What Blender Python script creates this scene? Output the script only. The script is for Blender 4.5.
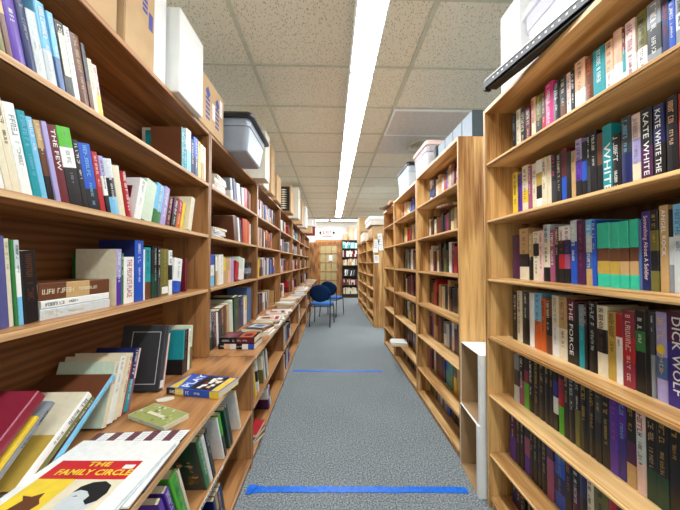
import bpy, bmesh, math, random
from mathutils import Matrix, Vector
random.seed(7)
for o in list(bpy.data.objects): bpy.data.objects.remove(o)
S = bpy.context.scene
COL = S.collection
R = math.radians
# ------------------------------------------------------------------ camera, world, exposure
FPX, EYE = 300.0, 1.30
YAW, PIT = R(1.72), R(1.34)
cam = bpy.data.cameras.new('camera'); cam.sensor_width = 36; cam.lens = FPX/680*36; cam.clip_start = .02
co = bpy.data.objects.new('camera', cam); COL.objects.link(co)
co.location = (0, 0, EYE); co.rotation_euler = (math.pi/2+PIT, 0, -YAW); S.camera = co
w = bpy.data.worlds.new('world'); S.world = w; w.use_nodes = True
w.node_tree.nodes['Background'].inputs[0].default_value = (.9, .93, 1, 1)
w.node_tree.nodes['Background'].inputs[1].default_value = .25
S.view_settings.view_transform = 'Standard'; S.view_settings.look = 'None'
S.view_settings.gamma = 1; S.view_settings.exposure = 1.08
S.cycles.use_denoising = True
S.cycles.max_bounces = 7; S.cycles.diffuse_bounces = 5; S.cycles.glossy_bounces = 3
S.cycles.sample_clamp_indirect = 6
LAMP = 15.0        # brightness of the fluorescent lenses

# ------------------------------------------------------------------ measuring helpers (photo pixel -> point on a real plane)
def ray(px, py):
    x = (px-340)/FPX; z = -(py-255)/FPX; y = 1.
    y, z = y*math.cos(PIT)-z*math.sin(PIT), y*math.sin(PIT)+z*math.cos(PIT)
    return x*math.cos(YAW)+y*math.sin(YAW), -x*math.sin(YAW)+y*math.cos(YAW), z
def onX(px, py, X):
    x, y, z = ray(px, py); t = X/x; return y*t, EYE+z*t
def onZ(px, py, Z):
    x, y, z = ray(px, py); t = (Z-EYE)/z; return x*t, y*t
def proj(p):
    x, y, z = p[0], p[1], p[2]-EYE
    x, y = x*math.cos(YAW)-y*math.sin(YAW), x*math.sin(YAW)+y*math.cos(YAW)
    y, z = y*math.cos(PIT)+z*math.sin(PIT), -y*math.sin(PIT)+z*math.cos(PIT)
    if y < .02: return None
    return 340+FPX*x/y, 255-FPX*z/y, y

# ------------------------------------------------------------------ materials
def lin(c):
    return tuple(((v/255+.055)/1.055)**2.4 if v > 10 else v/255/12.92 for v in c)+(1,)
def base(name, rough=.5, spec=.4):
    m = bpy.data.materials.new(name); m.use_nodes = True
    b = m.node_tree.nodes['Principled BSDF']; b.inputs['Roughness'].default_value = rough
    b.inputs['Specular IOR Level'].default_value = spec
    return m, m.node_tree, b
def coords(nt, scale=(1, 1, 1), rot=(0, 0, 0)):
    tc = nt.nodes.new('ShaderNodeTexCoord'); mp = nt.nodes.new('ShaderNodeMapping')
    mp.inputs['Scale'].default_value = scale; mp.inputs['Rotation'].default_value = rot
    nt.links.new(tc.outputs['Object'], mp.inputs[0]); return mp.outputs[0]
def ramp(nt, fac, stops):
    r = nt.nodes.new('ShaderNodeValToRGB'); e = r.color_ramp.elements
    while len(e) < len(stops): e.new(.5)
    for q, (p, c) in zip(e, stops): q.position = p; q.color = c
    nt.links.new(fac, r.inputs[0]); return r.outputs[0]
def noise(nt, vec, sc, det=3, rough=.5):
    n = nt.nodes.new('ShaderNodeTexNoise'); n.inputs['Scale'].default_value = sc
    n.inputs['Detail'].default_value = det; n.inputs['Roughness'].default_value = rough
    nt.links.new(vec, n.inputs['Vector']); return n.outputs['Fac']
def bump(nt, b, fac, st, dist=.002):
    n = nt.nodes.new('ShaderNodeBump'); n.inputs['Strength'].default_value = st; n.inputs['Distance'].default_value = dist
    nt.links.new(fac, n.inputs['Height']); nt.links.new(n.outputs[0], b.inputs['Normal'])
def plain(name, c, rough=.5, spec=.4, var=.08, vs=25):
    m, nt, b = base(name, rough, spec); v = coords(nt)
    f = noise(nt, v, vs, 2); c = lin(c)
    lo = tuple(x*(1-var) for x in c[:3])+(1,); hi = tuple(min(1, x*(1+var)) for x in c[:3])+(1,)
    nt.links.new(ramp(nt, f, [(.3, lo), (.7, hi)]), b.inputs['Base Color']); return m
def wood(name, dark, light, axis, rough=.38, grain=1.0):
    m, nt, b = base(name, rough, .45)
    sc = {'z': (14, 14, 1.1), 'y': (14, 1.1, 14), 'x': (1.1, 14, 14)}[axis]
    v = coords(nt, sc)
    big = noise(nt, v, 1.3*grain, 4, .55)
    wv = nt.nodes.new('ShaderNodeTexWave'); wv.wave_type = 'RINGS'; wv.inputs['Scale'].default_value = .7*grain
    wv.inputs['Distortion'].default_value = 6; wv.inputs['Detail'].default_value = 3; wv.inputs['Detail Scale'].default_value = 1.2
    nt.links.new(v, wv.inputs['Vector'])
    sc2 = {'z': (160, 160, 5), 'y': (160, 5, 160), 'x': (5, 160, 160)}[axis]
    fine = noise(nt, coords(nt, sc2), 1, 2)
    mx = nt.nodes.new('ShaderNodeMix'); mx.data_type = 'FLOAT'; mx.inputs[0].default_value = .45
    nt.links.new(big, mx.inputs[2]); nt.links.new(wv.outputs['Fac'], mx.inputs[3])
    mx2 = nt.nodes.new('ShaderNodeMix'); mx2.data_type = 'FLOAT'; mx2.inputs[0].default_value = .35
    nt.links.new(mx.outputs[0], mx2.inputs[2]); nt.links.new(fine, mx2.inputs[3])
    nt.links.new(ramp(nt, mx2.outputs[0], [(.3, lin(dark)), (.64, lin(light))]), b.inputs['Base Color'])
    bump(nt, b, fine, .12); return m
PAL = {  # code: (colour, word)
 'k': ((26, 25, 28), 'black'), 'K': ((58, 60, 64), 'charcoal'), 'w': ((238, 238, 234), 'white'), 'c': ((228, 218, 190), 'cream'),
 't': ((196, 160, 108), 'tan'), 'n': ((104, 62, 40), 'brown'), 'r': ((178, 34, 42), 'red'), 'm': ((104, 26, 38), 'maroon'),
 'o': ((210, 98, 40), 'orange'), 'y': ((232, 200, 60), 'yellow'), 'g': ((48, 122, 62), 'green'), 'G': ((20, 66, 48), 'dark green'),
 'l': ((84, 184, 44), 'lime green'), 'e': ((24, 150, 160), 'teal'), 'E': ((50, 196, 160), 'turquoise'), 'b': ((30, 84, 190), 'blue'),
 'B': ((26, 36, 92), 'navy'), 's': ((120, 190, 226), 'sky blue'), 'p': ((88, 48, 160), 'purple'), 'P': ((74, 26, 72), 'plum'),
 'v': ((170, 160, 210), 'lavender'), 'i': ((222, 60, 140), 'pink'), 'I': ((236, 204, 196), 'pale pink'), 'a': ((138, 144, 152), 'grey'),
 'A': ((202, 210, 212), 'pale grey'), 'z': ((112, 108, 50), 'olive'), 'Z': ((190, 158, 70), 'gold'), 'S': ((78, 108, 158), 'slate blue'),
 'u': ((54, 44, 128), 'indigo'), 'U': ((84, 84, 138), 'dusty indigo'), 'M': ((156, 80, 112), 'mauve'), 'O': ((232, 184, 150), 'peach'), 'D': ((140, 40, 60), 'crimson'),
 'h': ((206, 222, 200), 'pale green')}
MAT = {}
def PM(k):
    if 'book_'+k not in MAT: MAT['book_'+k] = plain('book_'+PAL[k][1].replace(' ', '_'), PAL[k][0], .32, .5, .05, 60)
    return MAT['book_'+k]
MAT['pages'] = plain('book_pages', (226, 214, 184), .8, .2, .1, 300)
MAT['oak_v'] = wood('honey_oak_upright', (136, 86, 38), (228, 182, 116), 'z')
MAT['oak_y'] = wood('honey_oak_shelf', (172, 122, 66), (238, 198, 138), 'y')
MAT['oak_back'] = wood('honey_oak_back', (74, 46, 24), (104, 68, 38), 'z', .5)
MAT['brn_v'] = wood('brown_oak_upright', (112, 72, 40), (182, 130, 80), 'z')
MAT['brn_y'] = wood('brown_oak_shelf', (122, 78, 42), (188, 134, 82), 'y')
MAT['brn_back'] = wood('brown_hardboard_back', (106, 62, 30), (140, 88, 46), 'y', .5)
MAT['edge_y'] = wood('pale_shelf_edge', (182, 136, 90), (222, 184, 138), 'y', .45)  # edge strips are paler than the brown shelf boards
MAT['dark_v'] = plain('dark_stained_wood', (62, 38, 26), .45)
MAT['door_v'] = wood('door_oak', (150, 96, 48), (196, 138, 80), 'z')
MAT['card'] = plain('cardboard', (196, 164, 124), .8, .2, .08, 8)
MAT['card_in'] = plain('cardboard_inside', (170, 138, 98), .85, .2, .06, 8)
MAT['white'] = plain('white_card', (238, 239, 236), .5, .3, .03, 10)
MAT['offw'] = plain('off_white_card', (222, 216, 200), .6, .3, .05, 10)
MAT['ink_b'] = plain('blue_ink', (70, 76, 150), .6)
MAT['ink_k'] = plain('black_ink', (28, 27, 30), .5)
MAT['black'] = plain('black_plastic', (24, 25, 27), .35, .5)
MAT['grey_pl'] = plain('grey_plastic', (150, 160, 172), .35, .5, .03)
MAT['greybox'] = plain('grey_archive_board', (146, 158, 170), .55, .3, .05)
MAT['greyend'] = plain('dark_grey_archive_board', (72, 82, 86), .6, .3, .05)
MAT['wall'] = plain('white_wall_paint', (236, 236, 230), .8, .2, .02, 3)
MAT['metal'] = plain('bright_metal', (190, 192, 196), .3, .6); MAT['metal'].node_tree.nodes['Principled BSDF'].inputs['Metallic'].default_value = .8
MAT['chair_m'] = plain('black_chair_tube', (20, 20, 24), .3, .5)
MAT['tape'] = plain('blue_painters_tape', (20, 112, 226), .45, .4, .2, 45)
MAT['stripe'] = plain('mauve_brown_ink', (104, 62, 72), .5, .4, .35, 120)
MAT['moss'] = plain('moss_ink', (158, 164, 96), .4)
MAT['moss2'] = plain('pale_moss_ink', (182, 186, 124), .4)
MAT['red'] = plain('red_ink', (196, 34, 40), .5)
MAT['yel'] = plain('yellow_ink', (236, 206, 60), .5)
def fabric(name, c):
    m, nt, b = base(name, .9, .15); f = noise(nt, coords(nt), 260, 2)
    c = lin(c); nt.links.new(ramp(nt, f, [(.3, tuple(x*.7 for x in c[:3])+(1,)), (.7, c)]), b.inputs['Base Color']); return m
MAT['seat'] = fabric('blue_seat_fabric', (72, 128, 206)); MAT['backf'] = fabric('dark_blue_back_shell', (16, 48, 92))
def clear(name, c, tr=.72):
    m, nt, b = base(name, .25, .5); b.inputs['Base Color'].default_value = lin(c)
    t = nt.nodes.new('ShaderNodeBsdfTransparent'); mx = nt.nodes.new('ShaderNodeMixShader'); mx.inputs[0].default_value = 1-tr
    nt.links.new(t.outputs[0], mx.inputs[1]); nt.links.new(b.outputs[0], mx.inputs[2])
    nt.links.new(mx.outputs[0], nt.nodes['Material Output'].inputs[0]); return m
MAT['clear'] = clear('clear_plastic', (232, 232, 246), .55)
MAT['frost'] = clear('frosted_plastic', (206, 218, 228), .3)
# carpet
m, nt, b = base('grey_loop_carpet', .95, .1); v = coords(nt)
f1 = noise(nt, v, 105, 3, .75); f2 = noise(nt, v, 2.2, 3)
c1 = ramp(nt, f1, [(.32, lin((76, 86, 92))), (.49, lin((124, 133, 137))), (.68, lin((190, 195, 194)))])
mx = nt.nodes.new('ShaderNodeMix'); mx.data_type = 'RGBA'; mx.blend_type = 'MULTIPLY'; mx.inputs[0].default_value = .5
nt.links.new(c1, mx.inputs[6]); nt.links.new(ramp(nt, f2, [(.3, (.8, .82, .84, 1)), (.7, (1, 1, 1, 1))]), mx.inputs[7])
nt.links.new(mx.outputs[2], b.inputs['Base Color']); bump(nt, b, f1, .6, .004); MAT['carpet'] = m
# ceiling tile
m, nt, b = base('fissured_ceiling_tile', .9, .1)
vo = nt.nodes.new('ShaderNodeTexVoronoi'); vo.inputs['Scale'].default_value = 1; vo.inputs['Randomness'].default_value = 1
vv = coords(nt, (85, 42, 40), (0, 0, .35)); nt.links.new(vv, vo.inputs['Vector'])
nf = noise(nt, coords(nt), 200, 2)
ad = nt.nodes.new('ShaderNodeMath'); ad.operation = 'MULTIPLY_ADD'; ad.inputs[1].default_value = .35
nt.links.new(nf, ad.inputs[0]); nt.links.new(vo.outputs['Distance'], ad.inputs[2])
nt.links.new(ramp(nt, ad.outputs[0], [(.34, lin((160, 148, 124))), (.47, lin((232, 227, 208))), (.8, lin((236, 231, 214)))]), b.inputs['Base Color'])
MAT['tile'] = m
MAT['tbar'] = plain('ceiling_grid_paint', (200, 200, 182), .7, .1)
MAT['panel'] = plain('smooth_lens_panel', (206, 200, 194), .5)
def emit(name, c, s):
    m, nt, b = base(name); b.inputs['Emission Color'].default_value = lin(c); b.inputs['Emission Strength'].default_value = s
    b.inputs['Base Color'].default_value = (.9, .9, .9, 1); return m
MAT['lens'] = emit('lit_fluorescent_lens', (243, 248, 252), LAMP)
MAT['exit'] = emit('backlit_sign_face', (255, 248, 244), .15)
MAT['pane'] = plain('reeded_amber_glass', (190, 176, 126), .2, .6, .08, 12)  # yellowish light on the door panes is put into their colour

# ------------------------------------------------------------------ mesh helpers
class MB:
    def __init__(s): s.v = []; s.f = []; s.m = []; s.mats = []
    def mi(s, m):
        if m not in s.mats: s.mats.append(m)
        return s.mats.index(m)
    def add(s, vs, fs, m, M=None):
        o = len(s.v); s.v += [tuple(M @ Vector(p)) for p in vs] if M else [tuple(p) for p in vs]
        for k, f in enumerate(fs):
            s.f.append([o+i for i in f]); s.m.append(s.mi(m[k] if isinstance(m, list) else m))
    def box(s, x0, x1, y0, y1, z0, z1, m, M=None):
        v = [(x, y, z) for z in (z0, z1) for y in (y0, y1) for x in (x0, x1)]
        s.add(v, [(0, 2, 3, 1), (4, 5, 7, 6), (0, 1, 5, 4), (2, 6, 7, 3), (0, 4, 6, 2), (1, 3, 7, 5)], m, M)
    def quad(s, pts, m, M=None): s.add(pts, [tuple(range(len(pts)))], m, M)
    def tube(s, pts, r, m, n=8):
        pts = [Vector(p) for p in pts]; vs = []; fs = []
        for i, p in enumerate(pts):
            d = (pts[min(i+1, len(pts)-1)]-pts[max(i-1, 0)]).normalized()
            a = d.cross(Vector((0, 0, 1)));  a = a if a.length > .1 else d.cross(Vector((1, 0, 0))); a.normalize(); b2 = d.cross(a)
            vs += [p+a*r*math.cos(2*math.pi*k/n)+b2*r*math.sin(2*math.pi*k/n) for k in range(n)]
        for i in range(len(pts)-1):
            fs += [(i*n+k, i*n+(k+1) % n, (i+1)*n+(k+1) % n, (i+1)*n+k) for k in range(n)]
        fs += [tuple(range(n)), tuple(range((len(pts)-1)*n, len(pts)*n))]
        s.add(vs, fs, m)
    def build(s, name, parent=None, M=None, bevel=0, smooth=False):
        me = bpy.data.meshes.new(name); me.from_pydata(s.v, [], s.f)
        for m in s.mats: me.materials.append(MAT[m] if isinstance(m, str) and m in MAT else PM(m) if isinstance(m, str) else m)
        me.polygons.foreach_set('material_index', s.m)
        bm = bmesh.new(); bm.from_mesh(me); bmesh.ops.recalc_face_normals(bm, faces=bm.faces)
        if bevel: bmesh.ops.bevel(bm, geom=bm.edges[:], offset=bevel, segments=2, affect='EDGES', clamp_overlap=True) if not smooth else bmesh.ops.bevel(bm, geom=bm.edges[:], offset=bevel, segments=4, affect='EDGES', clamp_overlap=True)
        if smooth:
            for f in bm.faces: f.smooth = True
            if bevel:
                for e in bm.edges:
                    if len(e.link_faces) == 2 and e.calc_face_angle(0) > .9: e.smooth = False
        bm.to_mesh(me); bm.free()
        o = bpy.data.objects.new(name, me); COL.objects.link(o)
        if parent: o.parent = parent
        if M is not None: o.matrix_local = M
        return o
def tag(o, label=None, cat=None, group=None, kind=None):
    if label: o['label'] = label
    if cat: o['category'] = cat
    if group: o['group'] = group
    if kind: o['kind'] = kind
    return o
def empty(name, loc=(0, 0, 0), rz=0):
    o = bpy.data.objects.new(name, None); COL.objects.link(o); o.location = loc; o.rotation_euler = (0, 0, rz)
    o.empty_display_size = .05; return o
def solid(name, x0, x1, y0, y1, z0, z1, m, parent=None, bevel=0, off=(0, 0, 0)):
    b = MB(); b.box(x0-off[0], x1-off[0], y0-off[1], y1-off[1], z0-off[2], z1-off[2], m); return b.build(name, parent, None, bevel)
FONT = None
def text_mesh(name, body, size, m, parent, M, xs=1.0, bold=.0):
    c = bpy.data.curves.new(name, 'FONT'); c.body = body; c.size = size; c.align_x = 'LEFT'; c.align_y = 'CENTER'
    c.offset = bold; c.extrude = 0; c.resolution_u = 2; c.space_character = 1.05
    t = bpy.data.objects.new(name+'_tmp', c); COL.objects.link(t)
    bpy.context.view_layer.update()
    me = bpy.data.meshes.new_from_object(t.evaluated_get(bpy.context.evaluated_depsgraph_get())); bpy.data.objects.remove(t)
    me.name = name; me.materials.clear(); me.materials.append(MAT[m] if m in MAT else PM(m))
    xsz = max([v.co.x for v in me.vertices] or [1])
    for v in me.vertices: v.co.x *= xs
    o = bpy.data.objects.new(name, me); COL.objects.link(o); o.parent = parent; o.matrix_local = M
    return o, xsz

# ------------------------------------------------------------------ the room
XL, XR, YB, YF, HC = -3.5, 4.2, 11.2, -2.4, 2.82
def struct(o): return tag(o, kind='structure')
struct(solid('floor', XL, XR, YF, YB, -.1, 0, 'carpet'))
struct(solid('ceiling', XL, XR, YF, YB, HC, HC+.08, 'tile'))
struct(solid('wall_left', XL-.1, XL, YF, YB, 0, HC, 'wall'))
struct(solid('wall_right', XR, XR+.1, YF, YB, 0, HC, 'wall'))
struct(solid('wall_front', XL, XR, YF-.1, YF, 0, HC, 'wall'))
struct(solid('wall_back', XL, XR, YB, YB+.1, 0, HC, 'wall'))
struct(solid('baseboard_back', .40, XR, YB-.012, YB, 0, .09, 'dark_v'))
gb = MB(); x = -.60-1.22*2
while x < XR: gb.box(x-.016, x+.016, YF, YB, HC-.006, HC, 'tbar'); x += 1.22
y = 2.29-.61*7
while y < YB: gb.box(XL, XR, y-.012, y+.012, HC-.0055, HC, 'tbar'); y += .61
struct(gb.build('trim_1'))
# ceiling lamps: surface fluorescent fixtures, end to end
def ceiling_lamp(x, y0, label, group, along='y', wrap=False):
    t = tag(empty('ceiling_light', (x, y0, HC-.07)), label, 'ceiling light', group)
    if along == 'x': t.rotation_euler.z = -math.pi/2
    b = MB(); b.box(-.055, .055, .0, 1.215, .045, .064, 'white'); b.build('housing', t)
    b = MB(); prof = [(-.095, .045), (-.098, .02), (-.085, .003), (-.05, -.006), (0, -.008), (.05, -.006), (.085, .003), (.098, .02), (.095, .045)]
    L = 1.205; k = len(prof)
    vs = [(px, .008, pz) for px, pz in prof]+[(px, L, pz) for px, pz in prof]
    fs = [(i, i+1, k+i+1, k+i) for i in range(k-1)]+[(k-1, 0, k, 2*k-1), tuple(range(k)), tuple(range(k, 2*k))]
    fm = ['lens' if (wrap or 1 < i < k-3) else 'white' for i in range(k-1)]+['white']*3
    b.add(vs, fs, fm); b.build('lens', t)
    for q in (.001, 1.205):
        b = MB(); vs = [(px*1.02, q, pz*1.02) for px, pz in prof]+[(px*1.02, q+.006, pz*1.02) for px, pz in prof]
        b.add(vs, fs, 'white'); b.build('end_cap', t)
    return t
ords = ['first', 'second', 'third', 'fourth', 'fifth', 'sixth', 'seventh', 'eighth', 'ninth', 'tenth', 'eleventh', 'twelfth', 'thirteenth',
        'fourteenth', 'fifteenth', 'sixteenth', 'seventeenth', 'eighteenth', 'nineteenth', 'twentieth']
tens = {20: 'twenty', 30: 'thirty', 40: 'forty'}
def ordn(i):
    if i < 20: return ords[i]
    t, u = divmod(i+1, 10); return ('thirtieth' if t == 3 else 'fortieth') if u == 0 else tens[t*10]+'-'+ords[u-1]
ys = [1.05+1.22*k for k in range(-3, 7)]
j = 0
for k, y in enumerate(ys):
    if y < -.3: lab = 'white fluorescent ceiling fixture behind the viewpoint, '+ordn(k)+' from the entrance wall'
    else: lab = 'lit white fluorescent fixture on ceiling above aisle, '+ordn(j)+' from the viewpoint'; j += 1
    ceiling_lamp(.235, y, lab, 'aisle ceiling lights')
for X, side in ((-2.2, 'left'), (2.67, 'right')):
    for k in range(0, 10, 1):
        if k % 3 == 1: continue
        ceiling_lamp(X, ys[k], 'lit fluorescent fixture over the neighbouring aisle on the %s, %s from entrance wall' % (side, ordn(k)), 'neighbouring aisle lights', wrap=True)
for k in range(3):
    ceiling_lamp(-1.3+1.3*k, 10.42, 'crosswise fluorescent fixture on ceiling before the back wall, %s from left' % ordn(k), 'crosswise ceiling lights', 'x')
# unlit recessed panel and round diffuser
t = tag(empty('ceiling_panel', (1.23, 3.22, HC-.012)), 'unlit smooth recessed light panel in the ceiling right of the lit strip', 'ceiling panel')
b = MB(); b.box(-.585, .585, -.28, .28, -.002, .002, 'panel'); b.build('lens', t)
b = MB()
for a in ((-.605, .605, -.3, -.28), (-.605, .605, .28, .3), (-.605, -.585, -.28, .28), (.585, .605, -.28, .28)): b.box(*a, -.006, .010, 'white')
b.build('frame', t)
t = tag(empty('air_diffuser', (1.23, 3.83, HC-.012)), 'round ringed air diffuser in a grey ceiling panel', 'air vent')
b = MB(); b.box(-.60, .60, -.295, .295, 0, .004, 'greyend' if 0 else 'panel'); b.build('backing', t)
for r in (.24, .18, .12, .06):
    b = MB(); n = 32
    vs = []; 
    for rr, zz in ((r, .002), (r, -.016), (r-.012, -.022), (r-.03, 0)):
        vs += [(rr*math.cos(2*math.pi*i/n), rr*math.sin(2*math.pi*i/n), zz) for i in range(n)]
    fs = [(q*n+i, q*n+(i+1) % n, (q+1)*n+(i+1) % n, (q+1)*n+i) for q in range(3) for i in range(n)]
    b.add(vs, fs, 'tbar'); b.build('ring', t, smooth=True)
# door in the back wall
d = struct(empty('door_1', (-.09, YB, 0)))
b = MB(); b.box(-.49, -.41, -.06, .0, 0, 2.10, 'door_v'); b.box(.41, .49, -.06, 0, 0, 2.10, 'door_v'); b.box(-.49, .49, -.062, 0, 2.02, 2.12, 'door_v'); b.build('door_frame', d)
b = MB()
xs_ = [-.405, -.315, -.105, .105, .315, .405]
xs_ = [(-.405, -.30), (-.115, -.085), (.085, .115), (.30, .405)]
for a in xs_: b.box(a[0], a[1], -.045, -.005, .01, 2.015, 'door_v')
zs = [(.01, .28), (.60, .635), (.93, .965), (1.26, 1.295), (1.59, 1.625), (1.90, 2.015)]
for z0, z1 in zs: b.box(-.30, .30, -.044, -.006, z0, z1, 'door_v')
b.build('door_leaf', d)
b = MB()
for x0, x1 in ((-.30, -.115), (-.085, .085), (.115, .30)):
    for q in range(5): b.box(x0, x1, -.03, -.02, zs[q][1], zs[q+1][0], 'pane')
b.build('door_glass', d)
b = MB(); b.tube([(.35, -.05, 1.0), (.35, -.085, 1.0), (.35, -.09, 1.0)], .012, 'metal'); b.tube([(.35, -.09, 1.0), (.29, -.09, 1.0)], .01, 'metal'); b.build('door_handle', d)
nt_ = solid('paper_notice', -.085, .055, YB-.052, YB-.0475, 1.34, 1.56, 'white'); tag(nt_, 'white paper notice taped to the glass door', 'notice')
# exit sign
t = tag(empty('exit_sign', (-.145, YB, 2.40)), 'white exit sign with red letters and two lamp heads above door', 'exit sign')
b = MB(); b.box(-.2, .2, -.07, 0, -.12, .12, 'white'); b.build('sign_box', t, bevel=.008)
b = MB(); b.box(-.18, .18, -.074, -.0705, -.10, .10, 'exit'); b.build('sign_face', t)
text_mesh('lettering', 'EXIT', .17, 'red', t, Matrix.Translation((-.165, -.0755, 0)) @ Matrix.Rotation(math.pi/2, 4, 'X'), .95, .006)
for s in (-1, 1):
    b = MB(); b.tube([(s*.20, -.03, 0), (s*.235, -.03, 0)], .012, 'white'); b.tube([(s*.245, -.02, 0), (s*.25, -.09, -.015)], .035, 'black', 12); b.build('lamp_head', t)
# blue tape on carpet
def tape(x0, x1, y, wd, label, ragged):
    b = MB(); n = 26; vs = []
    for i in range(n+1):
        f = i/n; x = x0+(x1-x0)*f; j1 = random.uniform(-.003, .003); ww = wd/2*(1.25 if (ragged and i < 2) else 1)
        yy = y-.045*f*(1 if ragged else 1)
        vs += [(x, yy-ww+j1, .0005), (x, yy+ww+j1, .0005), (x, yy-ww+j1, .0022+random.uniform(0, .002)), (x, yy+ww+j1, .0022+random.uniform(0, .002))]
    fs = []
    for i in range(n):
        a = 4*i; c = a+4
        fs += [(a+2, c+2, c+3, a+3), (a, a+2, c+2, c), (a+1, c+1, c+3, a+3), (a, c, c+1, a+1)]
    fs += [(0, 1, 3, 2), (4*n, 4*n+2, 4*n+3, 4*n+1)]
    b.add(vs, fs, 'tape')
    if ragged:
        for q in range(4): b.box(x0-.002+q*.007, x0+.03+q*.008, y-.04+q*.012, y-.02+q*.014, .003+q*.0012, .0055+q*.0014, 'tape')
    tag(b.build('floor_tape'), label, 'tape')
tape(-.478, .775, 1.762, .044, 'blue painter\'s tape strip across the carpet, nearest the viewpoint', True)
tape(-.45, .60, 3.63, .045, 'blue tape strip across the carpet farther down the aisle', False)

# ------------------------------------------------------------------ bookcases
def bookcase(side, xf, depth, y0, y1, top, shelves, mats, label, group=None, th=.022, nose=.006, kick=.05, name='bookcase', backm=None, has_top=True, under=0.0):
    """side 'R': front at x=xf opening towards -x; 'L': front opening towards +x; shelves = heights of the shelf tops"""
    s = 1 if side == 'R' else -1
    xa, xb = (xf, xf+depth) if s > 0 else (xf-depth, xf)
    t = tag(empty(name, ((xa+xb)/2, (y0+y1)/2, under)), label, 'bookcase', group)
    off = (t.location.x, t.location.y, under)
    mv, my, mb, me = mats
    for a in (y0, y1-th): solid('side_panel', xa, xb, a, a+th, under, top, mv, t, .0015, off)
    ia, ib = y0+th, y1-th
    bx = (xb-.012, xb-.004) if s > 0 else (xa+.004, xa+.012)
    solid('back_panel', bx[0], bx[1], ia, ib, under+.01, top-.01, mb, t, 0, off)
    fx = (xf, xb-.012) if s > 0 else (xa+.012, xf)
    for k, z in enumerate(shelves):
        b = MB(); b.box(fx[0]-off[0], fx[1]-off[0], ia-off[1], ib-off[1], z-.021-under, z-under, my)
        o = b.build('shelf', t, None, nose, True)
        if me:
            e = (xf-.0, xf+.0035) if s > 0 else (xf-.0035, xf)
            e = (xf-.003, xf) if s > 0 else (xf, xf+.003)
            solid('edge_strip', e[0], e[1], ia, ib, z-.020, z-.001, me, o, .001, off)
    if has_top: solid('top_panel', fx[0], fx[1], ia, ib, top-.022, top, my, t, .0015, off)
    if kick and under == 0: 
        kx = (xf+.01, xf+.025) if s > 0 else (xf-.025, xf-.01)
        solid('kickboard', kx[0], kx[1], ia, ib, 0, shelves[-1]-.0215, mv, t, 0, off)
    return t
HON = ('oak_v', 'oak_y', 'oak_back', None)
BRN = ('brn_v', 'brn_y', 'brn_back', 'edge_y')
RZ = [1.835, 1.527, 1.215, .905, .60, .288, .06]
RX = .842
bookcase('R', RX, .30, .60, 1.620, 2.135, RZ, HON, 'honey oak bookcase of dense paperbacks, nearest the viewpoint on the right', nose=.007)
bookcase('R', RX, .30, 1.945, 2.935, 2.135, RZ, HON, 'honey oak bookcase with grained end panel behind the white file boxes')
bookcase('R', RX, .30, 2.937, 3.99, 2.11, RZ, HON, 'honey oak bookcase with white book jutting out near the floor')
bookcase('R', RX, .30, 3.992, 4.75, 2.09, RZ, HON, 'narrow mostly empty honey oak bookcase before the cross aisle, right side')
CY = [5.95, 7.10, 8.20, 9.35]
CZ = [1.56, 1.29, 1.02, .75, .48, .22, .06]
clab = ['oak bookcase past the cross aisle with papers on its end panel', 'middle oak bookcase of the far right group of three', 'farthest oak bookcase of the right side group of three']
for k in range(3):
    bookcase('R', RX, .30, CY[k], CY[k+1]-.002, 1.82, CZ, HON, clab[k])
LY = [.40, 1.95, 3.20, 4.63, 6.10, 7.50, 8.90, 10.90]
LZ = [1.80, 1.475, 1.13]
LXU, LXL = -.78, -.487
onames = ['nearest', 'second', 'third', 'fourth', 'fifth', 'sixth', 'farthest']
for k in range(7):
    a, c = LY[k], LY[k+1]-.002
    bookcase('L', LXU, .29, a, c, 2.134, LZ, BRN, '%s brown oak bookcase standing on the left counter' % onames[k], 'upper left bookcases', name='bookcase', under=.70)
    bookcase('L', LXL-.012, .56, a, c, .678, [.37, .07], BRN, '%s low brown oak bookcase under the left counter' % onames[k], 'low left bookcases', name='low_bookcase', has_top=False)
    o = solid('countertop', LXL-.572-.012, LXL, a, c, .6785, .6995, 'brn_y', None, .002, ((LXL*2-.6)/2, (a+c)/2, .69)); o.location = ((LXL*2-.6)/2, (a+c)/2, .69)
    solid('edge_strip', LXL, LXL+.003, a, c, .680, .698, 'edge_y', o, 0, tuple(o.location))
    tag(o, '%s brown oak counter board of the left low bookcases' % onames[k], 'countertop', 'left counter boards')
bookcase('L', -.575, .20, 10.93, 11.19, 2.02, [1.6, 1.2, .8, .4, .06], BRN, 'narrow oak bookcase squeezed beside the door at the end of the left row')
# label strips on a lower shelf edge
b = MB(); b.box(-.4955, -.4945, 1.10, 1.42, .352, .366, 'white')
for q in range(14): b.box(-.4945, -.4942, 1.12+q*.02, 1.13+q*.02+random.random()*.006, .355, .363, 'ink_k')
tag(b.build('shelf_label'), 'white printed label strip on low shelf edge under the counter', 'label')

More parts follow.
